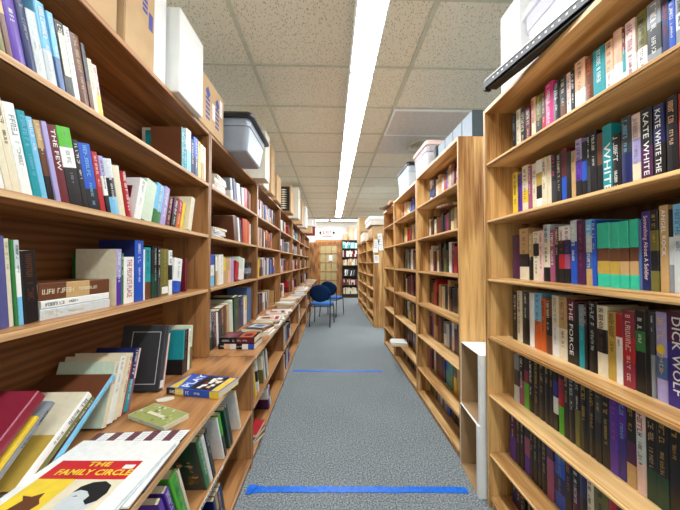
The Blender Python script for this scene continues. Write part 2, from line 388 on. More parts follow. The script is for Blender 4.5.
# ------------------------------------------------------------------ books
BK = []
def spec(c):
    a = c.split(':'); return list(a[0].replace('/', '')), (a[1] if len(a) > 1 else None)
def basis(face):
    if face == 'R': u, v = (0, -1, 0), (1, 0, 0)
    elif face == 'L': u, v = (0, 1, 0), (-1, 0, 0)
    else: u, v = (1, 0, 0), (0, 1, 0)
    u, v = Vector(u), Vector(v); z = u.cross(v)
    return Matrix(((u.x, v.x, z.x, 0), (u.y, v.y, z.y, 0), (u.z, v.z, z.z, 0), (0, 0, 0, 1)))
def put(face, X, s, z, t, w, h, cov, row, lean=0, v=0, label=None, txt=None, hard=None, bc=None, ts=None, lb=None):
    """s = shelf-level start coordinate measured along +u; occupies t/cos(lean)"""
    B = basis(face); c = math.cos(lean)
    org = Vector((X, 0, z)) if face != 'B' else Vector((0, X, z))
    org = org + B.to_3x3() @ Vector(((s+t/c if lean > 0 else s), v, 0.0006))
    M = Matrix.Translation(org) @ B @ Matrix.Rotation(lean, 4, 'Y')
    if lean > 0: M = M @ Matrix.Translation((-t, 0, 0))
    cc, tit = spec(cov)
    if hard is None: hard = t > .026 and random.random() < .6
    if face == 'L': w = min(w, 1.052-abs(X)-v) if z > .6 else w
    BK.append(dict(M=M, t=t, w=w, h=h, cov=cc, tit=tit, row=row, label=label, txt=txt, hard=hard, ts=ts, lb=lb, bc=bc))
    return s+t/c
def flat(x, y, z, t, w, h, ang, cov, row, label=None, txt=None, side=0, ts=None, name='book', cat='book', art=None):
    """a book lying flat, spine towards the aisle (side 0) or turned by ang; x, y = middle"""
    c = Matrix(((0, -1, 0, 0), (0, 0, -1, 0), (1, 0, 0, 0), (0, 0, 0, 1)))      # u->z, v->-x, h->-y
    M = Matrix.Translation((x, y, z+.0004)) @ Matrix.Rotation(ang, 4, 'Z') @ c @ Matrix.Translation((0, -w/2, -h/2))
    cc, tit = spec(cov)
    BK.append(dict(M=M, t=t, w=w, h=h, cov=cc, tit=tit, row=row, label=label, txt=txt, hard=False, ts=ts, lb=None, flat=True, name=name, cat=cat, art=art))
# --- near right bookcase, spines read off the photograph: left edge, top, colours of each book
SX = .935
def rightrow(z, data, end, row, w=.15):
    for i, (px, py, cov, *ex) in enumerate(data):
        nx = data[i+1][0] if i+1 < len(data) else end
        ya, zt = onX(px, py, SX); yb, _ = onX(nx, py, SX)
        ya = min(ya, 1.596); t = max(ya-yb-.0012, .006); h = max(.165, min(zt-z, .278))
        put('R', SX, -ya, z, t, w, h, cov, row, v=random.uniform(0, .004), **(ex[0] if ex else {}))
T = lambda s, **k: dict(txt=s, **k)
rightrow(RZ[0], [(511.6, 116, 'k:a'), (515.4, 112, 'c:a'), (520, 110, 'Kk:c'), (525, 108.5, 'm:c'), (529.8, 100, 'Oc:r'), (534.5, 98, 'zk:y'), (540.6, 94, 'nr:c'),
 (544.2, 86.5, 'i:w'), (552.4, 85, 'k:A'), (559.5, 79, 'Kn:c'), (565.2, 75, 'Iw:k'), (569.4, 72.5, 'k:w'), (573.8, 64.5, 'Ow:k'), (584, 60, 'n:o'),
 (591.8, 53, 'e:w', dict(lb='teal book with white title and yellow dot')), (603.9, 44, 'Ow:n'), (611.6, 34, 'Ow:I'), (620.6, 30, 'mew:c'), (624.2, 25, 'Iw:M'), (634.5, 16, 'zw:k'),
 (645.6, 7, 'aKa:w'), (660.2, 3, 'B:r'), (667.6, 4, 'b:w'), (674.5, 0, 'aAaA:k'), (684, -6, 'k:w'), (694, -8, 'm:c'), (704, -10, 'c:k')], 720, 'top shelf of near right bookcase')
rightrow(RZ[1], [(511.8, 174, 'y:k'), (516.6, 175, 'p:k'), (521, 167.5, 'ccyc:n'), (527.6, 167, 'M:w'), (531, 165, 'c:M'), (535.4, 161.5, 'wZkw'), (541, 159, 'c:n'), (545.6, 157, 'c:O'),
 (550.2, 156, 'kK:i'), (555.8, 155, 'k:c'), (560.4, 150, 'mb:k'), (565.6, 153, 'k'), (570.4, 152, 't:n'), (574.8, 141, 'vpk:k'), (581, 143, 'kbk'), (585.7, 134.5, 'kK:w'),
 (589.2, 132.6, 'k:w'), (595.4, 135, 'nk'), (601.5, 127.3, 'ee:w', T('WHITE', lb='teal book lettered WHITE', ts='fill')), (610.6, 136, 'k:w'), (619.3, 119.6, 'KB:s'), (630, 116.6, 'Ivc:a'),
 (639.6, 111.6, 'kP:w', T('KATE WHITE')), (651.6, 108, 'Bk:w', T('KATE WHITE THE')), (663.4, 99.5, 'k:O', dict(lb='black book with large salmon title')), (676.6, 95, 'r:w'), (690, 88, 'K:w'), (703, 82, 'c:k')], 720, 'second shelf of near right bookcase')
rightrow(RZ[2], [(511.4, 236, 'P'), (519, 229.5, 'ttkc:k'), (527.8, 233.5, 'tk:c'), (532.2, 232, 'ckcc:k'), (538, 231, 'I:n'), (542.3, 225.3, 'Acck:k'), (548.6, 230.5, 'M:w'), (554, 227.5, 'nkk:c'),
 (557.8, 227, 'wkrk:r'), (563.2, 226, 'wBMk:r'), (568.6, 221, 'Abb:w'), (575.6, 221, 'P:M'), (583.8, 220.3, 'sASt:w'), (591, 221, 'b:w'), (595.2, 224, 'EEnZE', dict(lb='first turquoise patterned book of a matching set')),
 (608.2, 223.2, 'EEnZE', dict(lb='second turquoise patterned book of a matching set')), (618, 221.8, 'EEntE', dict(lb='third turquoise patterned book of a matching set')), (627, 220.2, 'EEntE', dict(lb='last turquoise patterned book of a matching set')), (636.8, 221, 'S'),
 (640.2, 212.5, 'uB:I', T('Something About A Soldier')), (649, 211, 'kzkz:Z'), (657.4, 206.3, 't:w', T('ANGEL ROCK', lb='tan book titled ANGEL ROCK')), (666.4, 210, 'kAa'), (672, 205, 'sAA:S'), (682, 203, 'c:n'), (693, 200, 'm:y')], 720, 'third shelf of near right bookcase')
rightrow(RZ[3], [(511.6, 291.5, 'k:w'), (516.3, 290.5, 'c:n'), (521.2, 292, 'Kk:w'), (528.6, 292.6, 'w'), (533, 292.3, 'ssoo:n'), (540, 298, 'o:k'), (545, 298, 'nkn:c'), (550.4, 295.2, 'cw:a'),
 (558.3, 296.6, 'tc:n'), (566, 298.3, 'mkk:w', T('THE FORCE')), (574, 302, 'k'), (578, 304.5, 'aee:s'), (583.4, 303.6, 'k:I'), (586.4, 301, 'k:A', dict(lb='thick black book')), (595.8, 305, 'ckc:n'), (606, 311, 'Z:n'),  # plain black book after THE FORCE stands in for a dark gap's shade
 (614.8, 313.4, 'rww:r'), (621.4, 310.2, 'DrD:I'), (633.8, 310, 'kgkk:w'), (644, 310, 'k'), (649.6, 312, 'Ka:w'), (653.6, 311.5, 'vvSv:y', dict(lb='lavender book with round yellow emblem')),
 (665.8, 310.5, 'Puu:w', T('DICK WOLF', lb='indigo book lettered DICK WOLF')), (686, 312, 'm:c'), (700, 314, 'k:w')], 720, 'fourth shelf of near right bookcase')
rightrow(RZ[4], [(513.6, 353, 'aKA'), (518.3, 354, 'kM:w'), (523.4, 357, 'kDll'), (527.8, 357, 'k:w'), (532.6, 358, 'k:Z'), (538.2, 359, 'k:Z'), (544, 360, 'k:t'), (548.8, 361, 'k:Z'), (552.2, 363, 'kuwk'),
 (556.8, 364, 'kDrll'), (562.5, 366, 'k:t'), (567.6, 367, 'Kk:A'), (574, 369, 'kz:w'), (578.8, 371, 'k:Z'), (586.8, 374, 'k:Z'), (593.8, 377, 'Kk:t'), (600.2, 380, 'k:Z'), (608.4, 383, 'pp:M'), (616.8, 387, 'pu:s'), (624.4, 390, 'kkPt:Z'),
 (633.9, 394, 'IAI:k'), (643.8, 398, 'kkG:t'), (655, 402, 'kkG:Z'), (666.6, 407, 'k:Z'), (679, 411, 'k:t'), (693, 415, 'k:Z')], 720, 'fifth shelf of near right bookcase')
rightrow(RZ[5], [(509.3, 410, 'Pp:w'), (515.4, 412, 'k:t'), (519.8, 414, 'k:A'), (523.2, 417, 'kMp'), (528.6, 420, 'k:t'), (532.7, 424, 'k:Z'), (536.6, 428, 'k:z'), (541, 432, 'k:Z'), (546, 436, 'PMM'), (552.7, 440, 'SbBb:a'),
 (563.9, 446, 'k:o'), (570.8, 450, 'kP:w'), (578.8, 455, 'Bk'), (585.5, 460, 'c:k'), (592, 464, 'zzG:k'), (607.5, 470, 'r:w'), (616, 475, 'k:Z'), (630, 480, 'P:w'), (645, 485, 'c:k'), (660, 490, 'k:t'), (676, 495, 'B:w')], 695, 'sixth shelf of near right bookcase')

def auto(face, X, s0, s1, z, cols, row, hr=(.19, .25), tr=(.016, .034), w=.15, lean=0, full=True, hard=None):
    """a run of books; widths fill s0..s1 when full"""
    ts_ = [random.uniform(*tr) for _ in cols]
    if full:
        k = (s1-s0)/sum(ts_)*math.cos(lean); ts_ = [min(q*k, .06) for q in ts_]
    s = s0
    for c, q in zip(cols, ts_):
        if s+q > s1+.001: break
        s = put(face, X, s, z, q-.0008, w, random.uniform(*hr), c, row, lean=lean, v=random.uniform(0, .012), hard=hard)+.0008
    return s
def rnd(n, pool='kkkwwccctnnrmogGbBspPaAIOzZKMSDv'):
    return [random.choice(pool)+random.choice(['', '', random.choice(pool)])+random.choice(['', ':w', ':k', ':Z', ':c']) for _ in range(n)]
rnm = ['top shelf', 'second shelf', 'third shelf', 'fourth shelf', 'fifth shelf', 'sixth shelf', 'bottom shelf']
auto('R', SX, -1.56, -.66, RZ[6], rnd(26, 'kkkkPBKm'), 'bottom shelf of near right bookcase', (.17, .19), (.026, .034), hard=False)
B1 = [['wSw:b', 'Su:w', 'P', 'cw:n', 'tO', 'wI:r', 'r:w', 'bb:w'], ['cw', 'n', 'k:w', 'wc', 'n', 'm:c', 'k', 'uB:r', 'r', 'k', 'zc', 't'],
      ['cc:w', 'cw', 'nm', 'k:n', 'tc', 'kK', 'nk', 'Gz:y', 'kG', 'w', 'm:w', 'r'], ['k', 'kn', 'r:k', 'rm:k', 'n', 't', 'c', 'k', 'tc', 'kn', 'K', 'k', 't', 'n', 'k:t', 'c'],
      ['P:c', 'Mp', 'tO', 'nt', 'm', 'n:c', 'K', 'aw', 'A', 'B', 'wI', 'PP:i', 'P'], ['M', 'k', 'wI', 'K', 'm', 'm:k', 'B', 'be:w', 'e', 'eg:y', 'zy', 't'], ['k', 'z', 't', 'nk', 'ka', 'A', 'kB', 'a', 'Bb:w', 'kP', 'uk', 'k']]
for k, cs in enumerate(B1):
    n2 = cs+rnd(max(0, 12-len(cs)))
    auto('R', SX+.02, -2.905 if k else -2.88, -1.99 if k != 1 else -2.02, RZ[k], cs+rnd(4, 'knmPBt') if len(cs) < 14 else cs, rnm[k]+' of second right bookcase', (.165, .20) if k in (1, 6) else (.18, .25), (.022, .036), hard=False)
B2 = [['r', 'I', 'c', 't', 'c:r', 'aw', 'aS', 'b:w', 'b'], ['k', 'yc', 'y', 'c', 'r', 'r', 'rm', 'n', 't', 'n'], ['k', 'z', 'ak', 'G', 'a', 'G', 'cA', 'w'], ['k', 'nk', 'wI', 'k', 'm', 'P', 'k', 'M', 'm'],
      ['k', 'z', 'k', 'wa', 'A', 'zy', 'z'], ['k', 'n', 'k', 'nt', 'k', 'K', 'm'], ['k', 'a', 'kw', 'k', 'P', 'k', 'n', 'k']]
for k, cs in enumerate(B2):
    auto('R', SX+.02, -3.95, -3.02 if k < 2 else -3.1, RZ[k], cs+rnd(6, 'kntmcaP'), rnm[k]+' of third right bookcase', (.18, .25), (.022, .036), hard=False)
B3 = {0: ['r', 'm', 'r', 'r'], 5: ['n', 'm', 'k', 'K'], 6: ['e', 'b', 'b', 'S', 'e', 'k']}
for k, cs in B3.items():
    auto('R', SX+.02, -4.6, -4.15, RZ[k], cs+rnd(4, 'krmB'), rnm[k]+' of narrow right bookcase', (.2, .24), (.03, .05), hard=False)
for k in range(3):
    a, c = CY[k]+.03, CY[k+1]-.03
    pool = 'wwcAIcanO'
    for q, z in enumerate(CZ):
        if q == 0 or (q+k) % 3 == 0:
            auto('R', SX+.02, -c, -c+(.9 if q == 0 else .35), z, rnd(24 if q == 0 else 9, pool), '%s of %s far right bookcase' % (rnm[q], ordn(k)), (.14, .2), (.022, .04), hard=False, full=False)

# --- left bookcases
SL = -.828
def solveY(X, Z, px):
    lo, hi = .3, 12
    for _ in range(40):
        m_ = (lo+hi)/2; p = proj((X, m_, Z))
        if p is None or p[0] < px: lo = m_
        else: hi = m_
    return lo
def leftrow(z, data, end, row, lean, X=SL, w=.19, ref=None, refw=False):
    """data: (left edge px, height, colours, options); px read along the shelf"""
    ref = ref if ref is not None else z
    for i, (px, h, cov, *ex) in enumerate(data):
        nx = data[i+1][0] if i+1 < len(data) else end
        o = ex[0].copy() if ex else {}
        ln = o.pop('lean', lean); ww = o.pop('w', w)
        hid = max(0, (z-EYE)/abs(LXU)*abs(X-LXU))
        a, c = [solveY(X, z+hid, q)-hid*math.tan(ln) for q in (px, nx)]
        t = max((c-a)*math.cos(ln)-.001, .005)
        put('L', X, a, z, t, ww, h, cov, row, lean=ln, v=random.uniform(0, .006), **o)
leftrow(LZ[0], [(2, .25, 'z:c'), (9, .26, 'tn:w'), (16, .262, 'p:w', {}), (30, .255, 'B:a'), (40, .20, 'A:w'), (51, .245, 'sA:w'), (61, .24, 'sS:w'), (67, .235, 'k:c', dict(lb='black book with cream spine label')), (76, .24, 'w:k'), (81.5, .24, 'n:t'), (92, .235, 'kn'), (96, .20, 'c:t'), (100.5, .195, 'Iy:o')],
        105.5, 'top shelf of nearest left bookcase', R(-14))
leftrow(LZ[0], [(182, .215, 'e:w', dict(w=.16, bc='n', lb='teal spined book with brown cover')), (184.3, .205, 'e:w'), (187.4, .235, 'ws:a', dict(w=.24)), (192, .20, 'B:w'), (194.6, .225, 'bB:w', dict(w=.2)), (199.4, .225, 'y:k'), (202, .22, 'wt:n'), (204.2, .215, 'c:t')],
        206.0, 'right end of top shelf of nearest left bookcase', R(-2), w=.2, X=-.789)
leftrow(LZ[1], [(1, .25, 'Gw:n'), (7.5, .245, 'c:K', {}), (15, .245, 'c:n'), (24, .24, 'w:a', {}), (36, .235, 'e:s'), (44, .23, 's:w'), (50.5, .23, 'tnk:c'), (56.7, .235, 'v'), (62, .235, 'm:w', T('THE FEW', lb='maroon book titled THE FEW')),
        (71, .245, 'lwkk:a', dict(lb='white over black book with green top')), (84.5, .225, 'k:w'), (90, .225, 'bbk:s', dict(lb='bright blue over black book')), (102, .215, 'r:I'), (107.5, .21, 'vwk:K'), (112, .21, 'Aks:w', dict(lb='pale book with black lettering over sky blue')), (121, .20, 'c'), (128, .19, 'r:w')],
        133, 'second shelf of nearest left bookcase', R(-14))
leftrow(LZ[1], [(135, .19, 'w:a', dict(w=.22, lb='white book with small dark picture')), (142, .195, 'hh', dict(lb='pale green book leaning right')), (153, .20, 'ssg:w'), (161, .205, 'v:w'), (166, .16, 'm:c'), (171, .16, 'Pk:w'), (176, .165, 'ro:w'), (181, .16, 'y')],
        183.5, 'middle of second shelf of nearest left bookcase', R(13))
leftrow(LZ[1], [(189, .20, 'c:A', dict(w=.25, lb='large cream hardback leaning on the upright'))], 192.6, 'right end of second shelf of nearest left bookcase', R(13), X=-.80)
leftrow(LZ[2], [(1, .235, 'U', dict(lean=R(-4.9), lb='dusty indigo hardback with worn title')), (11, .23, 'c:t'), (17, .228, 'g'), (20, .228, 'Aws:K'), (25.5, .20, 'k:n', dict(w=.2, lb='black book with ornate brown spine edge'))], 40, 'third shelf of nearest left bookcase', R(-5))
for q, (t_, cv, lb, tx) in enumerate([(.032, 'A:c', 'grey-white thick book at bottom of the flat stack, third shelf, nearest left bookcase', None), (.022, 'w:K', 'white flat book in the middle of the stack, third shelf, nearest left bookcase', None), (.05, 'ntn:c', 'thick brown vintage photo book topping the flat stack, nearest left bookcase', None)]):
    z = LZ[2]+[0, .0335, .0565][q]; flat(-.83-.10, 1.02+q*.004, z, t_, .20-.01*q, .27, R([0, 1, -1][q]), cv, 'stack', lb, tx)
leftrow(LZ[2], [(116.8, .22, 'vvpp:w', dict(w=.155, bc='c', lb='cream covered book with lavender and purple spine')), (121.8, .205, 'g:w'), (124.6, .19, 'w:r', T("THE PEOPLE'S PLACE", lb="white book titled THE PEOPLE'S PLACE in red")), (134.8, .262, 'b:w', dict(w=.15, bc='B', lb='tall royal blue book')), (143.5, .225, 'w'), (145.3, .235, 'een:K'), (151.6, .225, 'kG'), (154.4, .245, 'kG:A'),
        (158, .24, 'kK:w'), (161, .235, 'z:Z', dict(lb='olive book with white library label')), (169.6, .23, 'wkw:k')], 172.8, 'upright row on third shelf of nearest left bookcase', R(-1), w=.19)
leftrow(LZ[2], [(173.5, .185, 'wwb:a', dict(w=.17))], 181.5, 'leaning at end of third shelf of nearest left bookcase', R(7))
leftrow(LZ[2], [(186.2, .19, 'm:c')], 188.4, 'end of third shelf of nearest left bookcase', R(-1))
# counter row: leaning right, against the grey book
XC = -.80
def ctr(y0, data, lean, X=XC, row='leaning row on left counter'):
    s = y0
    for d_ in data:
        t, h, w_, cov, *ex = d_; o = ex[0].copy() if ex else {}
        ln = o.pop('lean', lean); dv = o.pop('v', 0); gap = o.pop('gap', 0)
        s = put('L', X, s+gap, .70, t, w_, h, cov, row, lean=ln, v=dv, **o)+.001
    return s
ctr(1.106, [(.022, .225, .21, 'c:a', dict(bc='h')), (.028, .235, .21, 'w:a', dict(bc='c', lb='cream book with mottled white spine')), (.022, .24, .20, 'c:O'), (.02, .235, .2, 'c:n'), (.006, .20, .15, 'r'), (.026, .245, .16, 'Be:w', dict(gap=.002)), (.010, .24, .16, 'IM')], R(17), X=-.815)
ctr(1.412, [(.034, .295, .20, 'K', dict(lb='charcoal hardback with ruled frame and barcode')), (.010, .255, .18, 'I:r')], R(12), X=-.79)
ctr(1.63, [(.016, .235, .12, 'eek:w'), (.026, .23, .12, 'k:o'), (.014, .23, .12, 'k:Z'), (.028, .225, .16, 'w:y'), (.02, .24, .235, 'hz:w')], R(4), row='upright group at end of left counter row', X=-.79)
# big volumes leaning hard over each other at the near end
def heavy(X, data):
    for s0, t, h, w_, lean, cov, bc, lb in data:
        put('L', X, s0+.03, .70, t, w_, h, cov, 'near', lean=R(lean), label=lb, hard=True, bc=bc)
heavy(-.797, [(.527, .034, .345, .27, 50, 'D', 'D', 'thick burgundy hardback leaning at the near end of the left counter'),
    (.60, .012, .27, .26, 50, 'y', 'y', 'thin yellow book leaning between burgundy and grey books on the left counter'),
    (.622, .016, .295, .26, 50, 'a:K', 'a', 'thin grey hardback leaning beside the yellow one on the left counter'),
    (.730, .026, .275, .27, 57, 'ww:K', 'cZ', 'large cream and ochre book with dark spine lettering leaning on the left counter'),
    (.781, .016, .25, .25, 57, 'z:w', 'z', 'olive patterned book leaning between ochre book and sky blue book'),
    (.836, .020, .30, .24, 55, 's:w', 'n', 'sky blue spined book with brown photo cover, leaning on the left counter')])
# flat things on the counter
CT = .70
flat(-.66, 1.185, CT, .016, .105, .205, R(-117), 'h:Z', 'c', 'small olive and cream paperback lying flat on the left counter', None, art='green')
flat(-.600, 1.452, CT, .030, .17, .26, R(-103), 'kybbby:w', 'c', 'blue and yellow paperback with PLAY on cover, lying on the left counter', None, art='play')
flat(-.645, 2.19, CT, .036, .19, .25, R(-94), 'kOwkwb:w', 'c', 'thick dark book with blue spine end under another, stack past first upright', None, art='mag')
flat(-.650, 2.20, CT+.037, .038, .185, .245, R(-91), 'kkmm:A', 'c', 'thick maroon and black book topping the two-book stack on the left counter', None, art='dark')
pool = [('w:k', 'white'), ('c:r', 'cream'), ('I:r', 'pale pink'), ('Ow:n', 'peach'), ('n:t', 'brown'), ('A:b', 'pale grey'), ('t:k', 'tan')]
yy = 2.57; k = 0
while yy < 9.9:
    for lay in range(random.choice([1, 2, 3, 3])):
        cv, wd = random.choice(pool); t_ = random.choice([.006, .01, .018, .026])
        if lay == 0: zz = CT
        flat(-.60+random.uniform(-.035, .03), yy+random.uniform(-.02, .02), zz, t_, .19, .24 if lay == 0 else .22, R(random.choice([0, 90])+random.uniform(-14, 14)), cv, 'counter', '@%s magazine' % wd, art='mag')
        zz += t_+.0008; k += 1
    yy += random.uniform(.25, .33)
# upper left bookcases beyond the first upright
def dd(s_): 
    r = []
    for q in s_.split():
        p = q.split(','); r.append((209+(float(p[0])-209)*.918, float(p[1]), p[2], dict(lean=R(float(p[3]))) if len(p) > 3 else {}))
    return r
U2 = 'of second left bookcase'
leftrow(LZ[0], dd('210.3,.15,p:w'), 211.7, 'left end of top shelf '+U2, R(-3), w=.12)
for l in range(5): flat(SL-.085, 2.23+.012*l, LZ[0]+l*.0275, .026, .17, .22, R([2, -3, 1, -2, 4][l]), ['c:k', 'w:b', 'O:n', 'w:k', 'c:n'][l], 'stack lying on top shelf '+U2)
leftrow(LZ[0], dd('234,.20,aw:y 236.4,.21,B:w 238.8,.20,B:w 240.8,.20,w:k 242.6,.205,Aw 244.6,.19,a:w 246.2,.20,w,-5 247.8,.215,r,-2 251.4,.21,m,-1 253.4,.20,O:n,-1'), 251.2, 'top shelf '+U2, R(-13), w=.17)
leftrow(LZ[1], dd('210.3,.17,v:B'), 212.1, 'left end of second shelf '+U2, R(-3), w=.12)
for l in range(4): flat(SL-.085, 2.24+.012*l, LZ[1]+l*.0195, .0185, .17, .23, R([3, -3, 2, -4][l]), ['w:k', 'A:b', 'w:B', 'c:k'][l], 'stack lying on second shelf '+U2)
leftrow(LZ[1], dd('237,.22,n:c 239.8,.225,P:w 241.6,.22,w:n 243.2,.21,k:w 244.8,.21,K 246,.235,r,-2 248.4,.24,o,-2 251.4,.23,o:y,-1 253.4,.215,Aw,-1'), 251.4, 'second shelf '+U2, R(-14), w=.17)
leftrow(LZ[2], dd('209.8,.22,bws:B 215,.215,k 216.6,.205,wt:n 219,.205,c 220.8,.225,w:a 225,.205,yt:k 227.4,.20,t:n 230.4,.205,tO 232.4,.20,O 233.8,.205,v:w'), 234.0, 'third shelf '+U2, R(-2), w=.18)
leftrow(LZ[2], dd('237,.165,r:c,14 241,.205,hw,9 245,.20,w:a,9'), 244.5, 'leaning group on third shelf '+U2, R(9), w=.17)
leftrow(LZ[2], dd('250,.165,kaK:w'), 251.4, 'right end of third shelf '+U2, 0, w=.16)
leftrow(.70, dd('209.5,.27,aG:w 213,.26,k:A 215.4,.25,m:w 218.4,.24,ww:m 220.4,.25,k 223,.26,nk:c 226.5,.265,n 229.3,.27,t:K 231.6,.26,A 233.6,.285,h:a'), 233.8, 'counter row '+U2, R(-6), w=.2, X=-.81)
leftrow(.70, dd('237,.30,G:Z 241.4,.27,k:w 243.2,.285,B:w,-2 247.6,.26,w,-1 248.8,.27,yc:k,-1 251,.345,S:a,-1'), 251.8, 'right part of counter row '+U2, R(-4), w=.2, X=-.82)
LR = {
      2: [['n', 'c', 'kG', 'a', 'A', 'v', 'm', 'mw', 'w', 'c'], ['m', 'c', 'A', 'w', 'k', 'kP', 'v', 'O'], ['c', 'nc', 'c', 'w', 'n', 't', 'ty', 'y', 'n', 'tn'], ['c', 't', 'w', 'wc', 'k', 'kG', 'Gk:w']],
      3: [['M', 'm', 'n'], ['c', 'mn', 'n', 'k', 'tw'], ['B', 'A', 'w', 'wk', 'k', 'K'], ['wk', 'w', 'I', 'M', 'mw', 'w', 'A']],
      4: [['t', 'c', 'n'], ['o', 'n', 'c', 't'], ['r', 'rk', 'm', 'O', 'Ir'], ['y', 'o', 'c', 'n', 'k', 'b']],
      5: [['b', 'bw', 'w', 'c', 'a'], ['o', 't', 'c', 'w'], ['B', 'k', 'wB', 'O', 'c'], ['t', 'n', 'c', 'I']],
      6: [['t', 'a', 'b', 'c'], ['c', 'b', 'k', 'w'], ['O', 't', 'c', 'r'], ['c', 'n', 't', 'w']]}
nm = ['nearest', 'second', 'third', 'fourth', 'fifth', 'sixth', 'farthest']
for u, rows in LR.items():
    a, c = LY[u]+.03, LY[u+1]-.03
    for r_, cs in enumerate(rows):
        z = (LZ+[.70])[r_]; rw = '%s of %s left bookcase' % (['top shelf', 'second shelf', 'third shelf', 'counter row'][r_], nm[u])
        s = a; ln = random.choice([R(-4), R(-9), 0, R(-6)]) if u > 1 else [R(-7), R(-5), R(2), R(-3)][r_]
        if ln < 0: s += .06
        if u >= 2:
            n_ = int((c-a)*{2: [.85, .75, .9, .6]}.get(u, [.6, .5, .6, .5])[r_]/.034)
            cs = (cs+rnd(n_, 'kwwcttnrmoBbaAPISZ'))[:max(n_, 3)]
        nb = sum(1 for q in cs if q != 'stack'); fill = {1: [.99, .97, .97, .97], 2: [.85, .75, .9, .6]}.get(u, [.6, .5, .6, .5])[r_]
        tw = min(.075, ((c-s)*fill-(.30 if 'stack' in cs else 0))/nb*math.cos(ln))
        for q, cc in enumerate(cs):
            if cc == 'stack':
                hz = .22
                for l in range(4):
                    flat(SL-.09, s+.13+(.03 if r_ == 0 else .06), z+l*.0275*(1 if r_ == 0 else .8), .026 if r_ == 0 else .021, .17, hz, R(random.uniform(-3, 3)), ['c:k', 'w:b', 'O:n', 'w:k'][l], rw)
                s += .30; continue
            cc = cc.replace('Y', 'y')
            if u >= 2 and random.random() < .0: continue
            t_ = tw*random.uniform(.85, 1.1)
            h_ = random.uniform(.19, .235)+(.06 if (u == 1 and r_ == 3) else 0)+(.035 if cc in ('S',) else 0)
            l2 = ln
            if s+t_+h_*math.sin(max(ln, 0)) > c-.01: break
            s = put('L', SL, s, z, t_, .17, h_, cc, rw, lean=l2, v=random.uniform(0, .015))+.001
        # fill far bays a little further
        if u >= 2 and s < c-.25 and random.random() < .75:
            n_ = random.randint(3, 8)
            auto('L', SL, max(s+.03, c-.05-n_*.032), c-.01, z, rnd(n_), rw, (.17, .23), (.026, .034), full=False)
# low bookcases under the counter
XLo = -.515
def low(y0, z, data, lean, row):
    s = y0
    for t, h, cov, *ex in data:
        o = ex[0].copy() if ex else {}
        s = put('L', XLo, s+o.pop('gap', 0), z, t, o.pop('w', .17), h, cov, row, lean=o.pop('lean', lean), **o)+.0012
for s0, t, h, cov, o in ((1.00, .02, .24, 'pk:v', {}), (1.035, .024, .25, 'p:w', {}), (1.075, .034, .27, 'l:g', dict(lb='bright lime green book')), (1.118, .012, .26, 'c', {}), (1.262, .03, .275, 'g:h', T('the Irish World', lb='green book titled the Irish World', bc='K')),
    (1.30, .022, .265, 'w:A', {}), (1.33, .024, .27, 'k:A', {}), (1.452, .014, .255, 'w:K', dict(lb='white book with barcode')), (1.474, .020, .265, 'lk:g', dict(lb='lime and black book')), (1.535, .024, .255, 'G', {}), (1.565, .022, .25, 'Gk', {}), (1.70, .026, .26, 'c:G', dict(bc='w'))):
    put('L', -.503, s0, .37, t, .20, h, cov, 'upper shelf of near low left bookcase', lean=R(-23), **o)
low(1.30, .07, [(.03, .2, 'k:t'), (.025, .2, 'kS'), (.02, .19, 'B:w', dict(gap=.06)), (.02, .2, 'tk'), (.03, .19, 'PB:c'), (.02, .2, 'k')], R(-20), 'lower shelf of near low left bookcase')
low(2.10, .37, [(.03, .25, 'y:t', dict(lb='mustard yellow book leaning open')), (.03, .27, 'wkw:k', dict(gap=.05, lb='white framed picture book')), (.03, .25, 'cz', dict(gap=.12)), (.03, .26, 'cw', dict(gap=.03)), (.03, .25, 'k:w'), (.03, .25, 'w', dict(gap=.03))], R(-20), 'upper shelf of second low left bookcase')
for q in range(3): flat(-.62, 2.14+q*.02, .07+q*.021, .02, .2, .25, R(70+8*q), ['nm', 'm:w', 'rw:k'][q], 'z', ['dark brown book lying flat on bottom shelf of second low left bookcase', 'maroon book in the middle of the flat stack, bottom of second low bookcase', 'red and white book topping the low flat stack near the floor'][q])
low(2.55, .07, [(.03, .22, 'wP'), (.03, .2, 'v:k'), (.03, .21, 'mw')], R(-24), 'lower shelf of second low left bookcase')
for u in range(2, 7):
    for z, nmz in ((.37, 'upper'), (.07, 'lower')):
        s = LY[u]+.12
        dd = []
        for q in range(random.randint(8, 13)):
            dd.append((random.uniform(.02, .034), random.uniform(.18, .25), random.choice(['w', 'k', 'kw', 'c', 'm', 'r', 'ab', 'b', 'n', 'P', 'Aw', 'zt']), dict(gap=random.choice([0, .0, .03, .06]))))
        low(s, z, dd, R(-15), '%s shelf of %s low left bookcase' % (nmz, nm[u]))
# far bookcase against the back wall (dark)
t = tag(empty('bookcase', (.69, 11.05, 0)), 'dark stained bookcase full of books against the back wall by the door', 'bookcase')
for s in (-1, 1):
    b = MB(); b.box(s*.278-.01, s*.278+.01, -.14, .14, 0, 2.10, 'dark_v'); b.build('side_panel', t)
BZ = [1.80, 1.49, 1.18, .80, .47, .14]
for z in BZ+[2.10]:
    b = MB(); b.box(-.268, .268, -.14, .13, z-.022, z, 'dark_v'); b.build('shelf' if z < 2 else 'top_panel', t)
b = MB(); b.box(-.268, .268, .13, .14, 0, 2.10, 'dark_v'); b.build('back_panel', t)
b = MB(); b.box(-.268, .268, -.12, -.105, 0, .117, 'dark_v'); b.build('kickboard', t)
for k, z in enumerate(BZ):
    pl = ['AewEsw', 'wmcrwIm', 'cOtkwc', 'kKwak', 'MmnIcn', 'cczhO'][k]
    auto('B', 10.925, .426, .955, z, [random.choice(pl)+random.choice(['', random.choice(pl)]) for _ in range(16)], rnm[k]+' of dark back wall bookcase', (.19, .25) if k < 3 else (.17, .24), (.022, .04), lean=R(12) if k == 3 else 0, full=True, hard=False)
